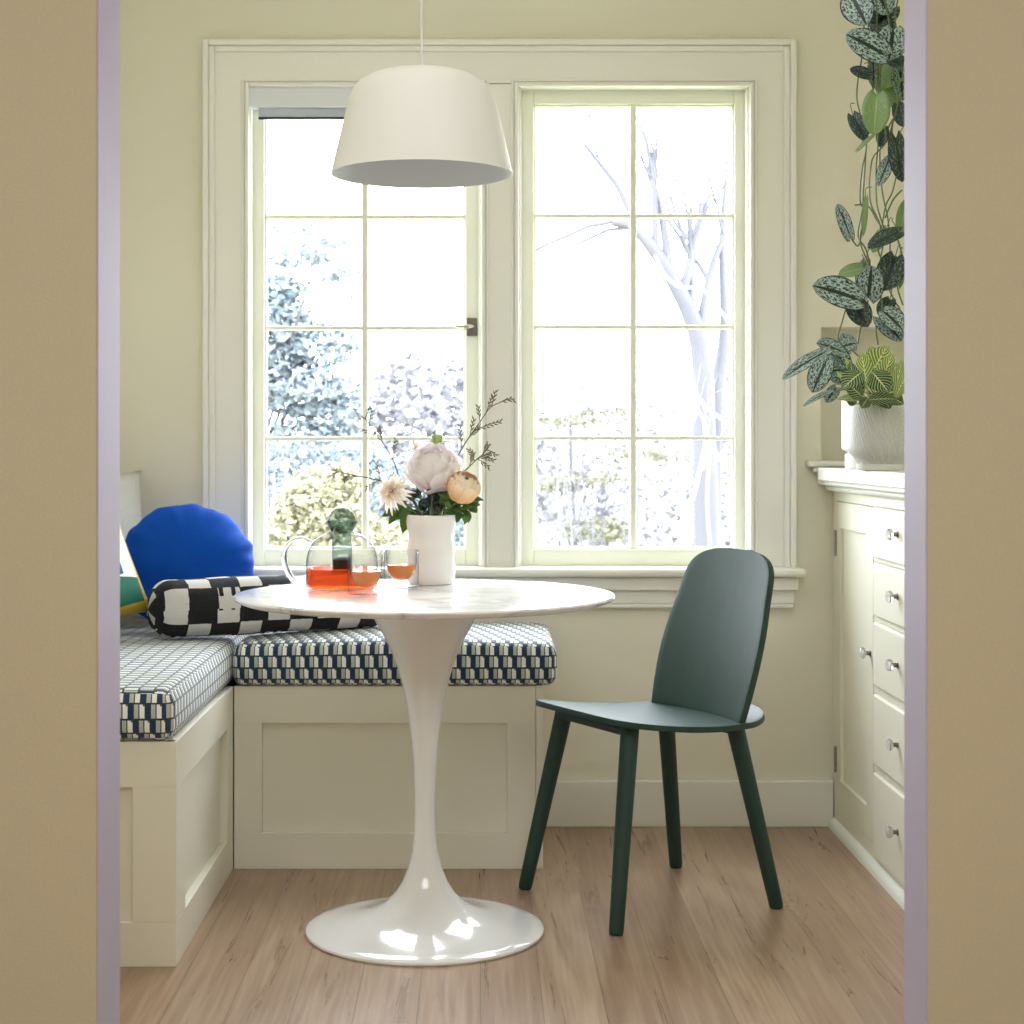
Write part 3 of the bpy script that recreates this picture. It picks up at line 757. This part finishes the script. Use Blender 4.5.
# leaves
def leaf(mb, base, tip, nrm, W, curl=.15, fold=.18, kind='ovate', n=6, m=10):
    base = Vector(base); tip = Vector(tip); d = tip-base; L = d.length; d = d/L; nr = Vector(nrm); nr = (nr-d*nr.dot(d)).normalized(); sd = d.cross(nr)
    vs = []; uv = []; fs = []; us = []
    for j in range(m+1):
        b = j/m
        if kind == 'heart': w_ = W*.54*(max(b, .02)**.42*max(.0006, 1-b)**.60)/.497; back = .17*L*max(0, .35-b)/.35
        elif kind == 'ovate': w_ = W*.5*sin(pi*(b*.97+.015)**.85)**.9; back = 0
        else: w_ = W*.5*sin(pi*(b*.97+.015))**.6; back = 0
        for i in range(n+1):
            x = i/n*2-1
            p = base+d*(L*b-back*abs(x))+sd*(x*w_)+nr*(fold*w_*abs(x)*1.0-curl*L*(b-.0)**2*.9+curl*L*.45*b)
            vs.append(p); uv.append((x, b))
    for j in range(m):
        for i in range(n):
            q = (j*(n+1)+i, j*(n+1)+i+1, (j+1)*(n+1)+i+1, (j+1)*(n+1)+i); fs.append(q); us.append([uv[k] for k in q])
    mb.add(vs, fs, us)
# leafy sprays in the vase
def spray(name, label, leaves, D0, mat, stem_end):
    r = thing(name, P(stem_end[0], stem_end[1], D0), label, 'foliage'); mb = MB(); rr = random.Random(len(leaves)); st = MB()
    top = P(stem_end[0], stem_end[1], D0); low = VC+Vector((.0, .0, .06)); mid = VC+Vector(((top.x-VC.x)*.4, -.01, .156))
    st.tube(curve([low, mid, top]), .0018, 8)
    for (x0, y0, x1, y1, w_) in leaves:
        D = D0+rr.uniform(-.02, .02); a = P(x0, y0, D); b = P(x1, y1, D-.01+rr.uniform(-.012, .012)); leaf(mb, a, b, (rr.uniform(-.3, .3), -1, .5), w_*.00235, .2, .2)
        st.tube([a, top+(a-top)*.4, top], .0009, 5)
    obj('leaves', mb, mat, r, solid=.0004); obj('stem', st, M['stem'], r)
spray('leafy_stem', 'green leafy stem under the dahlia at the left of the vase', [(405,503,382,516,12),(404,505,388,524,10),(408,510,403,533,12),(408,500,392,506,9),(412,508,398,519,9)], 3.99, M['vase_leaf'], (412, 506))
rr = random.Random(3); lv = []
for k in range(46):
    x = rr.uniform(443, 474); y = rr.uniform(496, 514); a = rr.uniform(-.4, 2.2) if rr.random() < .8 else rr.uniform(0, 6); l = rr.uniform(7, 14); lv.append((x, y, x+cos(a)*l, y+sin(a)*l*.9, rr.uniform(4, 7)))
spray('leafy_stem', 'frilly green foliage under the peach ranunculus at the right of the vase', lv, 3.985, M['vase_leaf'], (452, 500))
lv = []
for k in range(34):
    x = rr.uniform(412, 448); y = rr.uniform(492, 513); a = rr.uniform(0, 6.28); l = rr.uniform(12, 22); lv.append((x, y, x+cos(a)*l*.7, y+sin(a)*l*.5, rr.uniform(7, 13)))
spray('leafy_stem', 'dark green leaves filling the mouth of the vase under the peony', lv, 4.015, M['satin_dark'], (430, 505))
def sprig(label, pts, D, side, mat=M['twig'], tips=None):
    pts = [P(x, y, D+.01*i) for i, (x, y) in enumerate(pts)]
    r = thing('twig_sprig', pts[0], label, 'twig'); cv = curve(pts, 6); low = VC+Vector((0, .01, .06)); mid = VC+Vector(((pts[0].x-VC.x)*.35, .01, .158))
    st = MB(); full = curve([low, mid]+pts, 8); st.tube(full, [.0022-.0013*i/len(full) for i in range(len(full))], 6)
    nd = MB(); rr = random.Random(len(pts)*7+int(D*100))
    for (i0, dx, dy, ln) in side:
        b = cv[min(len(cv)-1, int(i0*len(cv)))]; e = b+Vector((dx*.0024, rr.uniform(-.01, .01), -dy*.0024)); m_ = (b+e)/2+Vector((0, 0, .003))
        st.tube([b, m_, e], [.0013, .001, .0007], 5)
        for q in range(ln):
            t = .3+.7*q/ln; c0 = b+(e-b)*t; dd = (e-b).normalized(); pr = Vector((-dd.z, 0, dd.x))*(1 if q % 2 else -1)
            leaf(nd, c0, c0+(dd*.8+pr*.45)*.013, (0, -1, .2), .0034, .05, .1, n=2, m=3)
    obj('twig', st, mat, r); obj('needle_leaves', nd, M['twig'], r)
sprig('thin twig reaching far left past the dahlia', [(404, 487), (386, 482), (374, 479), (358, 476), (343, 473), (333, 470)], 3.99, [(.3, -3, -18, 7), (.3, -14, 8, 6), (.55, -16, 2, 6), (.7, -6, 6, 4), (.75, -10, -4, 4), (.9, -6, -3, 3), (.85, -8, 5, 3), (.2, 8, -8, 4)])
sprig('thin twig rising to the upper left above the dahlia', [(400, 478), (394, 462), (387, 449), (378, 437), (369, 424), (365, 417)], 4.03, [(.25, 3, -20, 8), (.5, -4, -15, 9), (.65, -14, -2, 4), (.8, 4, -14, 5), (.9, -9, -3, 3), (.95, 6, -12, 4)])
sprig('tallest twig rising to the upper right with reddish tip', [(452, 470), (460, 452), (470, 436), (480, 422), (490, 408), (501, 402), (511, 398)], 4.04, [(.2, -2, -24, 8), (.3, 12, -12, 8), (.4, 28, -10, 10), (.5, -2, -16, 6), (.7, 4, -16, 5), (.8, 12, -4, 4), (.9, 8, 1, 3), (.35, 4, -18, 6), (.6, 6, -16, 6)])
sprig('bent dark twig behind the ranunculus at the right', [(458, 478), (468, 468), (476, 460), (484, 453), (491, 444)], 4.06, [(.3, 4, -14, 8), (.5, 14, -6, 8), (.6, 14, 4, 6), (.7, 5, -10, 6), (.45, -6, -12, 6), (.8, 10, 6, 4), (.55, 12, 9, 5)])

# ------------------------------------------------------------------ built-in cabinet
FX = .985
cb = thing('built_in_cabinet', (FX+.2, 3.6, 0), 'ivory built-in cabinet with a panelled door and crystal-knobbed drawers', 'cabinet')
Y0 = 2.6
boxobj('cabinet_body', (FX+.012, 1.377, Y0, YW-.003, 0, .954), M['cab'], cb, bevel=.001)
dy0, dy1 = 4.252, 4.685; dz0, dz1 = .066, .906
# face frame
zs = [(.908, .782), (.770, .638), (.622, .466), (.444, .270), (.250, .041)]
ky = [.853, .708, .548, .362, .158]
ff = MB(); ff.box(FX, FX+.012, dy1+.002, YW-.003, 0, .954); ff.box(FX, FX+.012, 4.2225, dy0-.002, 0, .954)
ff.box(FX, FX+.012, dy0-.002, dy1+.002, dz1+.002, .954); ff.box(FX, FX+.012, dy0-.002, dy1+.002, 0, dz0-.002)
ff.box(FX, FX+.012, Y0, 4.2225, .9095, .954); ff.box(FX, FX+.012, Y0, 4.2225, 0, .0395)
for q in range(4): ff.box(FX, FX+.012, Y0, 4.2225, zs[q+1][0]+.0015, zs[q][1]-.0015)
obj('face_frame', ff, M['cab'], cb, smooth=False, bevel=.001)
dr = boxobj('door', (FX-.002, FX+.010, dy1-.045, dy1, dz0, dz1), M['cab'], cb, bevel=.0015)
m = MB(); m.box(FX-.002, FX+.010, dy0, dy0+.075, dz0, dz1); m.box(FX-.002, FX+.010, dy0+.075, dy1-.045, dz1-.072, dz1); m.box(FX-.002, FX+.010, dy0+.075, dy1-.045, dz0, dz0+.078)
obj('door_frame', m, M['cab'], dr, smooth=False, bevel=.0015)
boxobj('door_panel', (FX+.007, FX+.012, dy0+.075, dy1-.045, dz0+.078, dz1-.072), M['cab'], dr, bevel=0)
def knob(parent, y, z):
    c = Vector((FX-.002, y, z))
    def rot(prof): return prof
    sb = MB(); sb.tube([c, c+Vector((-.002, 0, 0)), c+Vector((-.003, 0, 0)), c+Vector((-.012, 0, 0))], [.009, .008, .0055, .005], 16)
    k = obj('knob', sb, M['metal'], parent)
    kb = MB(); r8 = [(.011, .006), (.014, .012), (.019, .0150), (.0245, .013), (.0275, .008), (.028, .0)]
    kb.tube([c+Vector((-a, 0, 0)) for a, b in r8], [b for a, b in r8], 10)
    obj('crystal', kb, M['knob'], k, smooth=False)
knob(dr, 4.28, PZ(653, 4.28))
for zz in (PZ(543, 4.69), PZ(759, 4.69)):
    h = MB(); h.tube([(FX-.006, dy1+.003, zz-.036), (FX-.006, dy1+.003, zz+.036)], .0035, 10); h.box(FX-.004, FX-.001, dy1-.004, dy1+.010, zz-.034, zz+.034)
    obj('hinge', h, M['bright_metal'], dr)
for col in range(3):
    a = 4.220-col*.44; b = a-.415
    for (z1_, z0_), kz in zip(zs, ky):
        d = boxobj('drawer', (FX-.010, FX+.012, b, a, z0_, z1_), M['cab'], cb, bevel=.005, seg=3)
        knob_y = (a+b)/2-.045
        c0 = FX; FX2 = FX
        FX = FX2-.008; knob(d, knob_y, kz); FX = FX2
ct = thing('countertop', (1.15, 3.65, .965), 'white painted wooden worktop carrying the two plant pots', 'worktop')
boxobj('counter_board', (.925, 1.375, Y0, 4.66, .965, CT), M['trim'], ct, bevel=.004, seg=3)
m = MB(); m.box(.905, 1.375, 4.69, YW-.001, 1.001, 1.0175); m.box(.952, 1.319, YW-.001, YW+.129, 1.001, 1.0175)
struct(obj('trim_10', m, M['trim'], smooth=False, bevel=.006, seg=3))
struct(boxobj('trim_11', (.925, 1.375, 4.70, YW-.001, .985, 1.0005), M['trim'], bevel=.005, seg=3))
m = MB(); m.tube([(.945, Y0, .958), (.945, YW-.003, .958)], .0065, 12); m.box(.94, 1.0, Y0, YW-.003, .9565, .965); m.tube([(.972, Y0, .9455), (.972, YW-.003, .9455)], .0115, 12)
obj('cove_moulding', m, M['trim'], ct)
m = MB(); pr = [(FX, 0), (FX-.018, 0), (FX-.017, .012), (FX-.010, .022), (FX, .027)]
n = len(pr); m.add([(x, Y0, z) for x, z in pr]+[(x, YW-.019, z) for x, z in pr], [tuple(range(n)), tuple(range(2*n-1, n-1, -1))]+[(i, n+i, n+(i+1) % n, (i+1) % n) for i in range(n)])
struct(obj('trim_9', m, paint('bright white shoe moulding', S(236, 240, 232), .3), smooth=True, merge=True))

# ------------------------------------------------------------------ plants
HX = lambda px, D: PX(px, D)
pc = Vector((PX(879, 4.08), 4.08, CT+.001))
pp = thing('potted_plant', pc, 'white-veined leafy plant in a diagonally ribbed white pot on the worktop', 'plant')
pr = [(0,0),(.050,0),(.0535,.004),(.054,.018),(.058,.028),(.070,.042),(.0745,.055),(.0750,.148),(.0735,.151),(.0715,.150),(.070,.130),(0,.128)]
obj('pot', MB().lathe(pr, pc, 64), M['pot'], pp, merge=True)
obj('soil', MB().lathe([(0,.128),(.069,.1285),(.069,.132),(.03,.139),(0,.140)], pc, 24), M['soil'], pp, merge=True)
bc = Vector((PX(876, 4.36), 4.36, CT+.001))
pq = thing('potted_plant', bc, 'trailing silvery-leaved plant in a smooth white pot behind the ribbed pot', 'plant')
pr = [(0,0),(.075,0),(.078,.004),(.078,.036),(.070,.042),(.0855,.050),(.0865,.054),(.0865,.185),(.085,.188),(.082,.186),(.080,.165),(0,.163)]
obj('pot', MB().lathe(pr, bc, 64), M['ceramic'], pq, merge=True)
obj('soil', MB().lathe([(0,.163),(.079,.1635),(.079,.167),(0,.172)], bc, 24), M['soil'], pq, merge=True)
def leafset(root, name, mat, items, origin_fn, seed, kind='heart', stemr=.0016, stems=True, lab=None):
    st = MB(); rr = random.Random(seed)
    for (x0, y0, x1, y1, w_, D, *nn) in items:
        mb = MB()
        a = P(x0, y0, D); b = P(x1, y1, D+rr.uniform(-.03, .01)); nrm = Vector(nn[0]) if nn else Vector((rr.uniform(-.5, .1), -1, rr.uniform(.1, .7)))
        leaf(mb, a, b, nrm, w_*D/F, .18, .16, kind, 8, 12)
        lf = obj('leaf', mb, mat, root, solid=.0006)
        if lab: lf['label'] = lab
        if stems:
            o_ = origin_fn(a, rr); m_ = (a+o_)/2+Vector((rr.uniform(-.01, .01), rr.uniform(-.01, .01), rr.uniform(.005, .02)))
            st.tube(curve([o_, m_, a], 5), stemr, 6)
    return st
base_f = lambda a, rr: pc+Vector((rr.uniform(-.03, .03), rr.uniform(-.03, .03), .133))
dark = [(862,397,844,380,22,4.00),(858,400,850,362,20,4.05),(868,400,897,398,18,3.99),(872,372,889,392,25,3.96,(-.2,-1,.5)),(862,372,842,388,24,3.98,(-.4,-1,.6)),(880,400,905,383,22,4.02),(856,404,846,396,14,4.02),(868,398,861,408,13,3.99),(884,400,890,408,16,4.0),(890,396,904,404,14,4.02)]
light = [(866,385,862,352,20,4.08),(872,372,888,345,26,4.10,(0,-1,.3)),(880,385,893,352,18,4.06),(888,395,896,362,16,4.05),(893,402,902,358,14,4.04),(864,392,846,357,14,4.04),(876,372,871,346,22,4.1),(862,398,838,398,10,4.02),(895,398,908,372,14,4.0),(858,392,838,372,12,4.04)]
s1 = leafset(pp, 'leaves', M['birkin'], dark, base_f, 1, 'ovate')
s2 = leafset(pp, 'new_leaves', M['birkin_light'], light, base_f, 2, 'ovate', lab='pale yellow-green young leaf')
s1.add(s2.v, s2.f); obj('stems', s1, M['birkin_light'], pp)
base_b = lambda a, rr: bc+Vector((rr.uniform(-.03, .03), rr.uniform(-.03, .03), .168))
sil = [(826,352,781,377,17,4.15,(-.1,-.7,.9)),(842,352,818,342,19,4.2),(826,362,812,392,22,4.12,(-.3,-1,.4)),(832,360,842,385,18,4.2),(830,392,803,404,8,4.1,(0,-.5,1)),(836,388,826,402,12,4.2),(845,372,832,340,20,4.25),(838,348,858,342,16,4.25),(852,350,842,333,14,4.3),(842,370,822,372,16,4.2)]
s3 = leafset(pq, 'leaves', M['satin'], sil, base_b, 5, 'heart', .0018)
obj('stems', s3, M['stem'], pq)
# hanging plant: pot above the frame, vines down
hc = Vector((PX(893, 3.55), 3.55, 2.08))
hp_ = thing('hanging_plant', hc, 'silver-splashed trailing vine hanging from above at the right of the window', 'plant')
obj('pot', MB().lathe([(0,0),(.055,0),(.06,.005),(.078,.13),(.076,.133),(.072,.13),(.07,.115),(0,.113)], hc, 48), M['ceramic'], hp_, merge=True)
obj('soil', MB().lathe([(0,.113),(.07,.1135),(.07,.118),(0,.123)], hc, 24), M['soil'], hp_, merge=True)
hg = MB()
for k in range(3):
    a = 2*pi*k/3; hg.tube([hc+Vector((.077*cos(a), .077*sin(a), .128)), Vector((hc.x, hc.y, 2.42))], .0012, 6)
hg.tube([Vector((hc.x, hc.y, 2.42)), Vector((hc.x, hc.y, ZC-.001))], .0015, 6)
obj('hanger_cord', hg, M['cord'], hp_)
silv = [(852,-4,866,24,30,3.5,(-.5,-1,.4)),(884,55,847,33,30,3.48,(-.2,-1,.3)),(893,30,889,60,30,3.5,(0,-1,.2)),(873,60,874,88,11,3.52),(850,236,838,203,12,3.52),(884,312,904,330,26,3.5,(.1,-1,.7)),(858,300,814,284,33,3.46,(-.1,-1,.5)),(868,298,872,266,27,3.5,(0,-1,.2)),(889,160,878,186,13,3.5),(848,236,838,204,13,3.53),(876,-8,890,14,24,3.56),(900,70,903,100,18,3.56),(880,318,902,340,22,3.53,(-.3,-.8,.9)),(866,262,858,286,12,3.58)]
drk = [(870,76,850,68,12,3.5),(853,116,866,140,16,3.52),(896,138,902,182,18,3.48,(-.4,-1,.1)),(900,232,868,246,19,3.5,(0,-1,1)),(895,258,884,290,26,3.5,(-.1,-1,.3)),(853,302,868,326,22,3.49,(-.2,-1,.3)),(898,262,880,268,20,3.52),(892,8,872,30,28,3.6),(888,20,874,44,22,3.62),(902,55,884,60,20,3.55),(890,300,880,316,16,3.55),(884,128,880,146,12,3.56),(898,105,903,126,14,3.55),(868,14,884,0,22,3.6),(892,60,902,66,14,3.53)]
pale = [(877,96,874,134,26,3.47,(-.1,-1,.15)),(904,68,886,86,24,3.58),(884,88,898,106,22,3.58),(906,205,900,234,14,3.55),(886,230,872,252,14,3.58),(866,200,863,236,6,3.5),(864,268,838,274,14,3.56),(898,285,903,262,10,3.56),(858,150,876,132,5,3.5),(882,62,880,92,20,3.62)]
none = lambda a, rr: a+Vector((rr.uniform(-.01, .02), .02, .03))
st = MB()
for nm, mt, it, sd in (('silver_leaves', 'satin', silv, 1), ('dark_leaves', 'satin_dark', drk, 2), ('pale_leaf_backs', 'leaf_back', pale, 3)):
    s_ = leafset(hp_, nm, M[mt], it, none, sd, 'heart', .001, lab=('plain pale green leaf' if sd == 3 else None)); st.add(s_.v, s_.f)
rr = random.Random(17)
vines = [[(862,-10),(864,40),(858,80),(857,100),(861,118),(863,140)],[(870,-10),(868,50),(873,90),(868,112),(866,150),(862,170),(860,200),(865,215),(860,240),(868,262)],
 [(882,-10),(890,30),(882,60),(880,100),(886,140),(872,160),(870,200),(880,225),(878,250),(884,262)],[(900,-10),(895,20),(902,50),(893,66),(898,100),(892,130),(898,160),(893,190),(886,205),(882,226)],
 [(876,-10),(878,60),(878,140),(876,170),(877,205),(884,232),(880,262),(876,290)],[(893,120),(888,140),(880,150),(882,190),(888,220),(890,250),(886,268)],
 [(866,150),(864,180),(862,210),(858,236),(866,250),(872,280),(866,300)],[(855,205),(868,206),(878,222),(885,232)],[(843,222),(850,236),(858,246),(862,230)],[(862,140),(874,130),(884,134),(894,118),(902,122)],
 [(902,190),(893,200),(885,218)],[(898,240),(902,258),(896,272),(898,290),(903,305)],[(884,262),(888,285),(894,300),(900,310),(896,318)],[(868,300),(866,315),(860,330),(858,344)],[(846,308),(842,322),(838,338),(846,350)],[(880,290),(882,310),(876,326),(878,345)]]
for v in vines:
    D = 3.54+rr.uniform(-.03, .05)
    st.tube(curve([P(x, y, D+rr.uniform(-.008, .008)) for x, y in v], 5), .0017, 6)
obj('vines', st, M['stem'], hp_)

# ------------------------------------------------------------------ outside
struct(boxobj('ground', (-30, 30, YW+.16, 60, -1.3, -1.2), M['ground'], bevel=0))
def clusters(mb, blobs, n, size, rr, flat=.6):
    tot = sum(b[3]*b[4]*b[5] for b in blobs)**1.0
    for (x, y, z, rx, ry, rz) in blobs:
        k = int(n*(rx*ry*rz)/tot)
        for _ in range(k):
            while True:
                a, b, c = rr.uniform(-1, 1), rr.uniform(-1, 1), rr.uniform(-1, 1)
                q = a*a+b*b+c*c
                if .12 < q < 1: break
            p = Vector((x+a*rx, y+b*ry, z+c*rz)); s = size*rr.uniform(.5, 1.3)
            d = Vector((rr.gauss(0, 1), rr.gauss(0, 1), rr.gauss(0, .7))).normalized(); e = d.cross(Vector((rr.gauss(0, 1), rr.gauss(0, 1), rr.gauss(0, 1)))).normalized()
            mb.add([p-d*s, p+e*s*.45, p+d*s, p-e*s*.45], [(0, 1, 2, 3)])
def branches(mb, p, d, L, r, depth, rr, spread=.5, up=.1, nseg=4):
    pts = [p]; q = p.copy(); dd = d.copy()
    for k in range(nseg):
        dd = (dd+Vector((rr.gauss(0, .13), rr.gauss(0, .13), rr.gauss(0, .1)+up*.3))).normalized(); q = q+dd*(L/nseg); pts.append(q.copy())
    rs = [r*(1-.45*k/nseg) for k in range(nseg+1)]
    mb.tube(pts, rs, 6 if depth > 1 else 4, cap=False)
    if depth > 0:
        for k in range(rr.choice((2, 3))):
            i = rr.randint(2, nseg); nd = (dd+Vector((rr.gauss(0, spread), rr.gauss(0, spread*.6), rr.gauss(0, spread)+up))).normalized()
            branches(mb, pts[i].copy(), nd, L*rr.uniform(.55, .85), rs[i]*.62, depth-1, rr, spread, up, nseg)
def tree(name, label, blobs, n, size, mat, seed, trunk=None, cat='tree', bark='bark'):
    rr = random.Random(seed); x = blobs[0][0]; y = blobs[0][1]
    r = thing(name, (x, y, -1.2), label, cat)
    f = MB(); clusters(f, blobs, n, size, rr); obj('foliage', f, mat, r, smooth=False)
    t = MB()
    base = Vector((x, y, -1.2)); top = Vector((x, y, max(b[2] for b in blobs)))
    t.tube([base, (base+top)/2+Vector((.05, 0, 0)), top], [trunk or .1, (trunk or .1)*.7, (trunk or .1)*.3], 8)
    for b in blobs: t.tube([(base+top)/2, Vector(b[:3])], [(trunk or .1)*.15, .008], 6)
    obj('trunk', t, M[bark], r)
    return r
def B(px, py, D, rpx, rpy, ry=None):
    p = P(px, py, D); return (p.x, p.y, p.z, rpx*D/F, ry or rpx*D/F, rpy*D/F)
D = 14
tree('evergreen_tree', 'blue-green evergreen with layered boughs seen through the left window', [B(255,330,D,60,60), B(298,258,D,40,9), B(320,240,D-.5,32,8), B(275,285,D,38,9), B(335,275,D,30,6), B(290,228,D,30,6), B(345,298,D,16,4), B(272,300,D,24,10), B(318,345,D,46,22), B(300,390,D,60,26), B(335,415,D,42,22), B(300,440,D,60,20)], 9000, .045, M['f_blue'], 2, .12)
D = 10
tree('flowering_bush', 'pale yellow-green bush at the bottom of the left window', [B(322,505,D,48,40), B(300,540,D,50,40), B(360,545,D,52,34), B(345,485,D,26,26)], 7000, .028, M['f_yellow'], 3, .04, 'shrub')
D = 13
tree('garden_shrub', 'grey-green shrub behind the yellow bush in the left window', [B(290,470,D,46,34), B(380,500,D,50,40), B(430,520,D,60,40), B(350,455,D,40,16)], 7000, .035, M['f_blue'], 4, .05, 'shrub')
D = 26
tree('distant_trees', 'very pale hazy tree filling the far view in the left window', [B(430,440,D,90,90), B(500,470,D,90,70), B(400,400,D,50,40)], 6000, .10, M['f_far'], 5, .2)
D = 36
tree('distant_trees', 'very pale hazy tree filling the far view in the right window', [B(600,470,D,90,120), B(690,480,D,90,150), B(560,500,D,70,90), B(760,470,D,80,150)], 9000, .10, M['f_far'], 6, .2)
D = 16
tree('mossy_shrub', 'low mossy shrub across the bottom of the right window', [B(570,420,D,34,6), B(610,412,D,30,4), B(590,478,D,50,5), B(560,486,D,24,9), B(618,455,D,14,8), B(600,530,D,40,12), B(660,455,D,40,6)], 2600, .035, M['f_olive'], 7, .03, 'shrub')
# bare leaning tree
D = 9
bt = thing('bare_tree', P(715, 640, D)*Vector((1, 1, 0)).length if False else (PX(706, D), D, -1.2), 'grey bare tree with a thick leaning limb in the right window', 'tree')
t = MB(); rr = random.Random(12)
t.tube(curve([Vector((PX(708, D), D, -1.2)), P(706, 520, D), P(704, 440, D), P(703, 380, D), P(696, 330, D), P(676, 285, D), P(654, 250, D), P(632, 226, D), P(612, 222, D)], 5), [.075-.0013*k for k in range(41)], 12)
t.tube(curve([P(712, 520, D+.2), P(716, 400, D+.2), P(724, 330, D+.2), P(722, 240, D+.2), P(728, 150, D+.2)], 5), [.050-.0022*k for k in range(21)], 10)
for x, y, dx, r in ((668, 268, .12, .028), (683, 290, .05, .030), (655, 250, -.05, .022), (700, 330, .3, .03), (640, 232, -.5, .02), (690, 310, -.1, .025)):
    branches(t, P(x, y, D), Vector((dx, .1, 1)).normalized(), .55, r, 3, rr, .38, .2)
for x, y, dx, r in ((612, 222, -1, .014), (632, 228, -.9, .012)):
    branches(t, P(x, y, D), Vector((dx, .1, -.1)).normalized(), .5, r, 3, rr, .4, -.2)
obj('trunk', t, M['bark'], bt)
# pale saplings
sap = thing('pale_sapling', (PX(685, 8), 8, -1.2), 'pale forked bare sapling in front of the grey tree in the right window', 'tree')
t = MB(); rr = random.Random(21); D = 8
t.tube(curve([Vector((PX(686, D), D, -1.2)), P(684, 545, D), P(683, 500, D), P(681, 445, D), P(676, 400, D)], 5), [.016-.0004*k for k in range(21)], 8)
t.tube(curve([P(685, 510, D), P(694, 495, D), P(703, 455, D), P(708, 440, D), P(722, 462, D), P(745, 480, D)], 5), .009, 8)
t.tube(curve([P(683, 545, D), P(668, 520, D), P(650, 500, D), P(640, 470, D)], 5), .008, 6)
t.tube(curve([P(710, 545, D), P(707, 500, D), P(709, 450, D), P(704, 420, D), P(690, 400, D), P(668, 360, D)], 5), .008, 6)
t.tube(curve([P(735, 330, D), P(712, 300, D), P(700, 288, D), P(680, 287, D), P(665, 275, D), P(655, 255, D)], 5), .008, 6)
t.tube(curve([P(740, 430, D), P(716, 415, D), P(700, 400, D), P(690, 385, D)], 5), .010, 6)
for x, y, dx in ((684, 500, -.4), (682, 460, .4), (660, 515, -.2), (703, 470, .2), (676, 400, -.2)):
    branches(t, P(x, y, D), Vector((dx, 0, 1)).normalized(), .22, .006, 2, rr, .35, .2)
obj('trunk', t, M['bark_pale'], sap)
def bramble(px, D, seed, label, n=6, h=1.5):
    r = thing('bare_shrub', (PX(px, D), D, -1.2), label, 'shrub'); t = MB(); rr = random.Random(seed)
    for k in range(n):
        branches(t, Vector((PX(px, D)+rr.uniform(-.3, .3), D+rr.uniform(-.3, .3), -1.2)), Vector((rr.gauss(0, .22), 0, 1)).normalized(), h*rr.uniform(.8, 1.2), .017, 4, rr, .34, .1)
    obj('twigs', t, M['bark_thin'], r)
bramble(600, 12, 31, 'thin-twigged bare shrub in the left half of the right window')
bramble(650, 14.5, 32, 'thin-twigged bare shrub just left of the grey leaning tree', 6, 1.2)
bramble(545, 20, 33, 'thin-twigged bare shrub at the left edge of the right window', 4, 1.5)
bramble(440, 18, 34, 'thin-twigged bare shrub in the right half of the left window', 3, 1.1)

# ------------------------------------------------------------------ light
wd = bpy.data.worlds.new('overcast sky'); bpy.context.scene.world = wd; wd.use_nodes = True
bg = wd.node_tree.nodes['Background']; bg.inputs[0].default_value = (.845, .915, 1.0, 1); bg.inputs[1].default_value = 15
def area(name, loc, rot, sx, sy, power, color=(1, 1, 1), portal=False):
    l = bpy.data.lights.new(name, 'AREA'); l.shape = 'RECTANGLE'; l.size = sx; l.size_y = sy; l.energy = power; l.color = color
    if portal: l.cycles.is_portal = True
    o = bpy.data.objects.new(name, l); C.objects.link(o); o.location = loc; o.rotation_euler = rot; return o
for i, (a, b) in enumerate(WX):
    area('window_portal', ((a+b)/2, YW+.16, (WZ[0]+WZ[1])/2), (radians(-90), 0, 0), b-a, WZ[1]-WZ[0], 1, portal=True)
area('hall_fill_light', (0, .2, ZC-.02), (0, 0, 0), 2.2, 1.6, 70, (.94, .96, 1.0))  # added fill under the hall ceiling, stands for no known lamp
area('nook_fill_light', (-.1, 3.0, ZC-.02), (radians(20), 0, 0), 1.6, .6, 14, (.93, .96, 1.0))  # added fill tilted toward the back wall, no fixture there
# ------------------------------------------------------------------ camera
cd = bpy.data.cameras.new('camera'); cam = bpy.data.objects.new('camera', cd); C.objects.link(cam)
cam.location = (0, 0, EYE); cam.rotation_euler = (radians(90), 0, 0); cd.sensor_width = 36; cd.lens = 36*F/1024
cd.shift_x = (512-CX)/1024; cd.shift_y = -(512-CY)/1024; cd.clip_start = .05; cd.clip_end = 200
cd.dof.use_dof = True; cd.dof.focus_distance = 3.7; cd.dof.aperture_fstop = 9
sc = bpy.context.scene; sc.camera = cam
sc.view_settings.view_transform = 'Standard'; sc.view_settings.look = 'None'; sc.view_settings.gamma = 1; sc.view_settings.exposure = 0
sc.view_settings.use_curve_mapping = False
sc.cycles.use_denoising = True; sc.cycles.max_bounces = 12; sc.cycles.diffuse_bounces = 6; sc.cycles.glossy_bounces = 4; sc.cycles.transparent_max_bounces = 24; sc.cycles.transmission_bounces = 10
sc.cycles.sample_clamp_indirect = 8
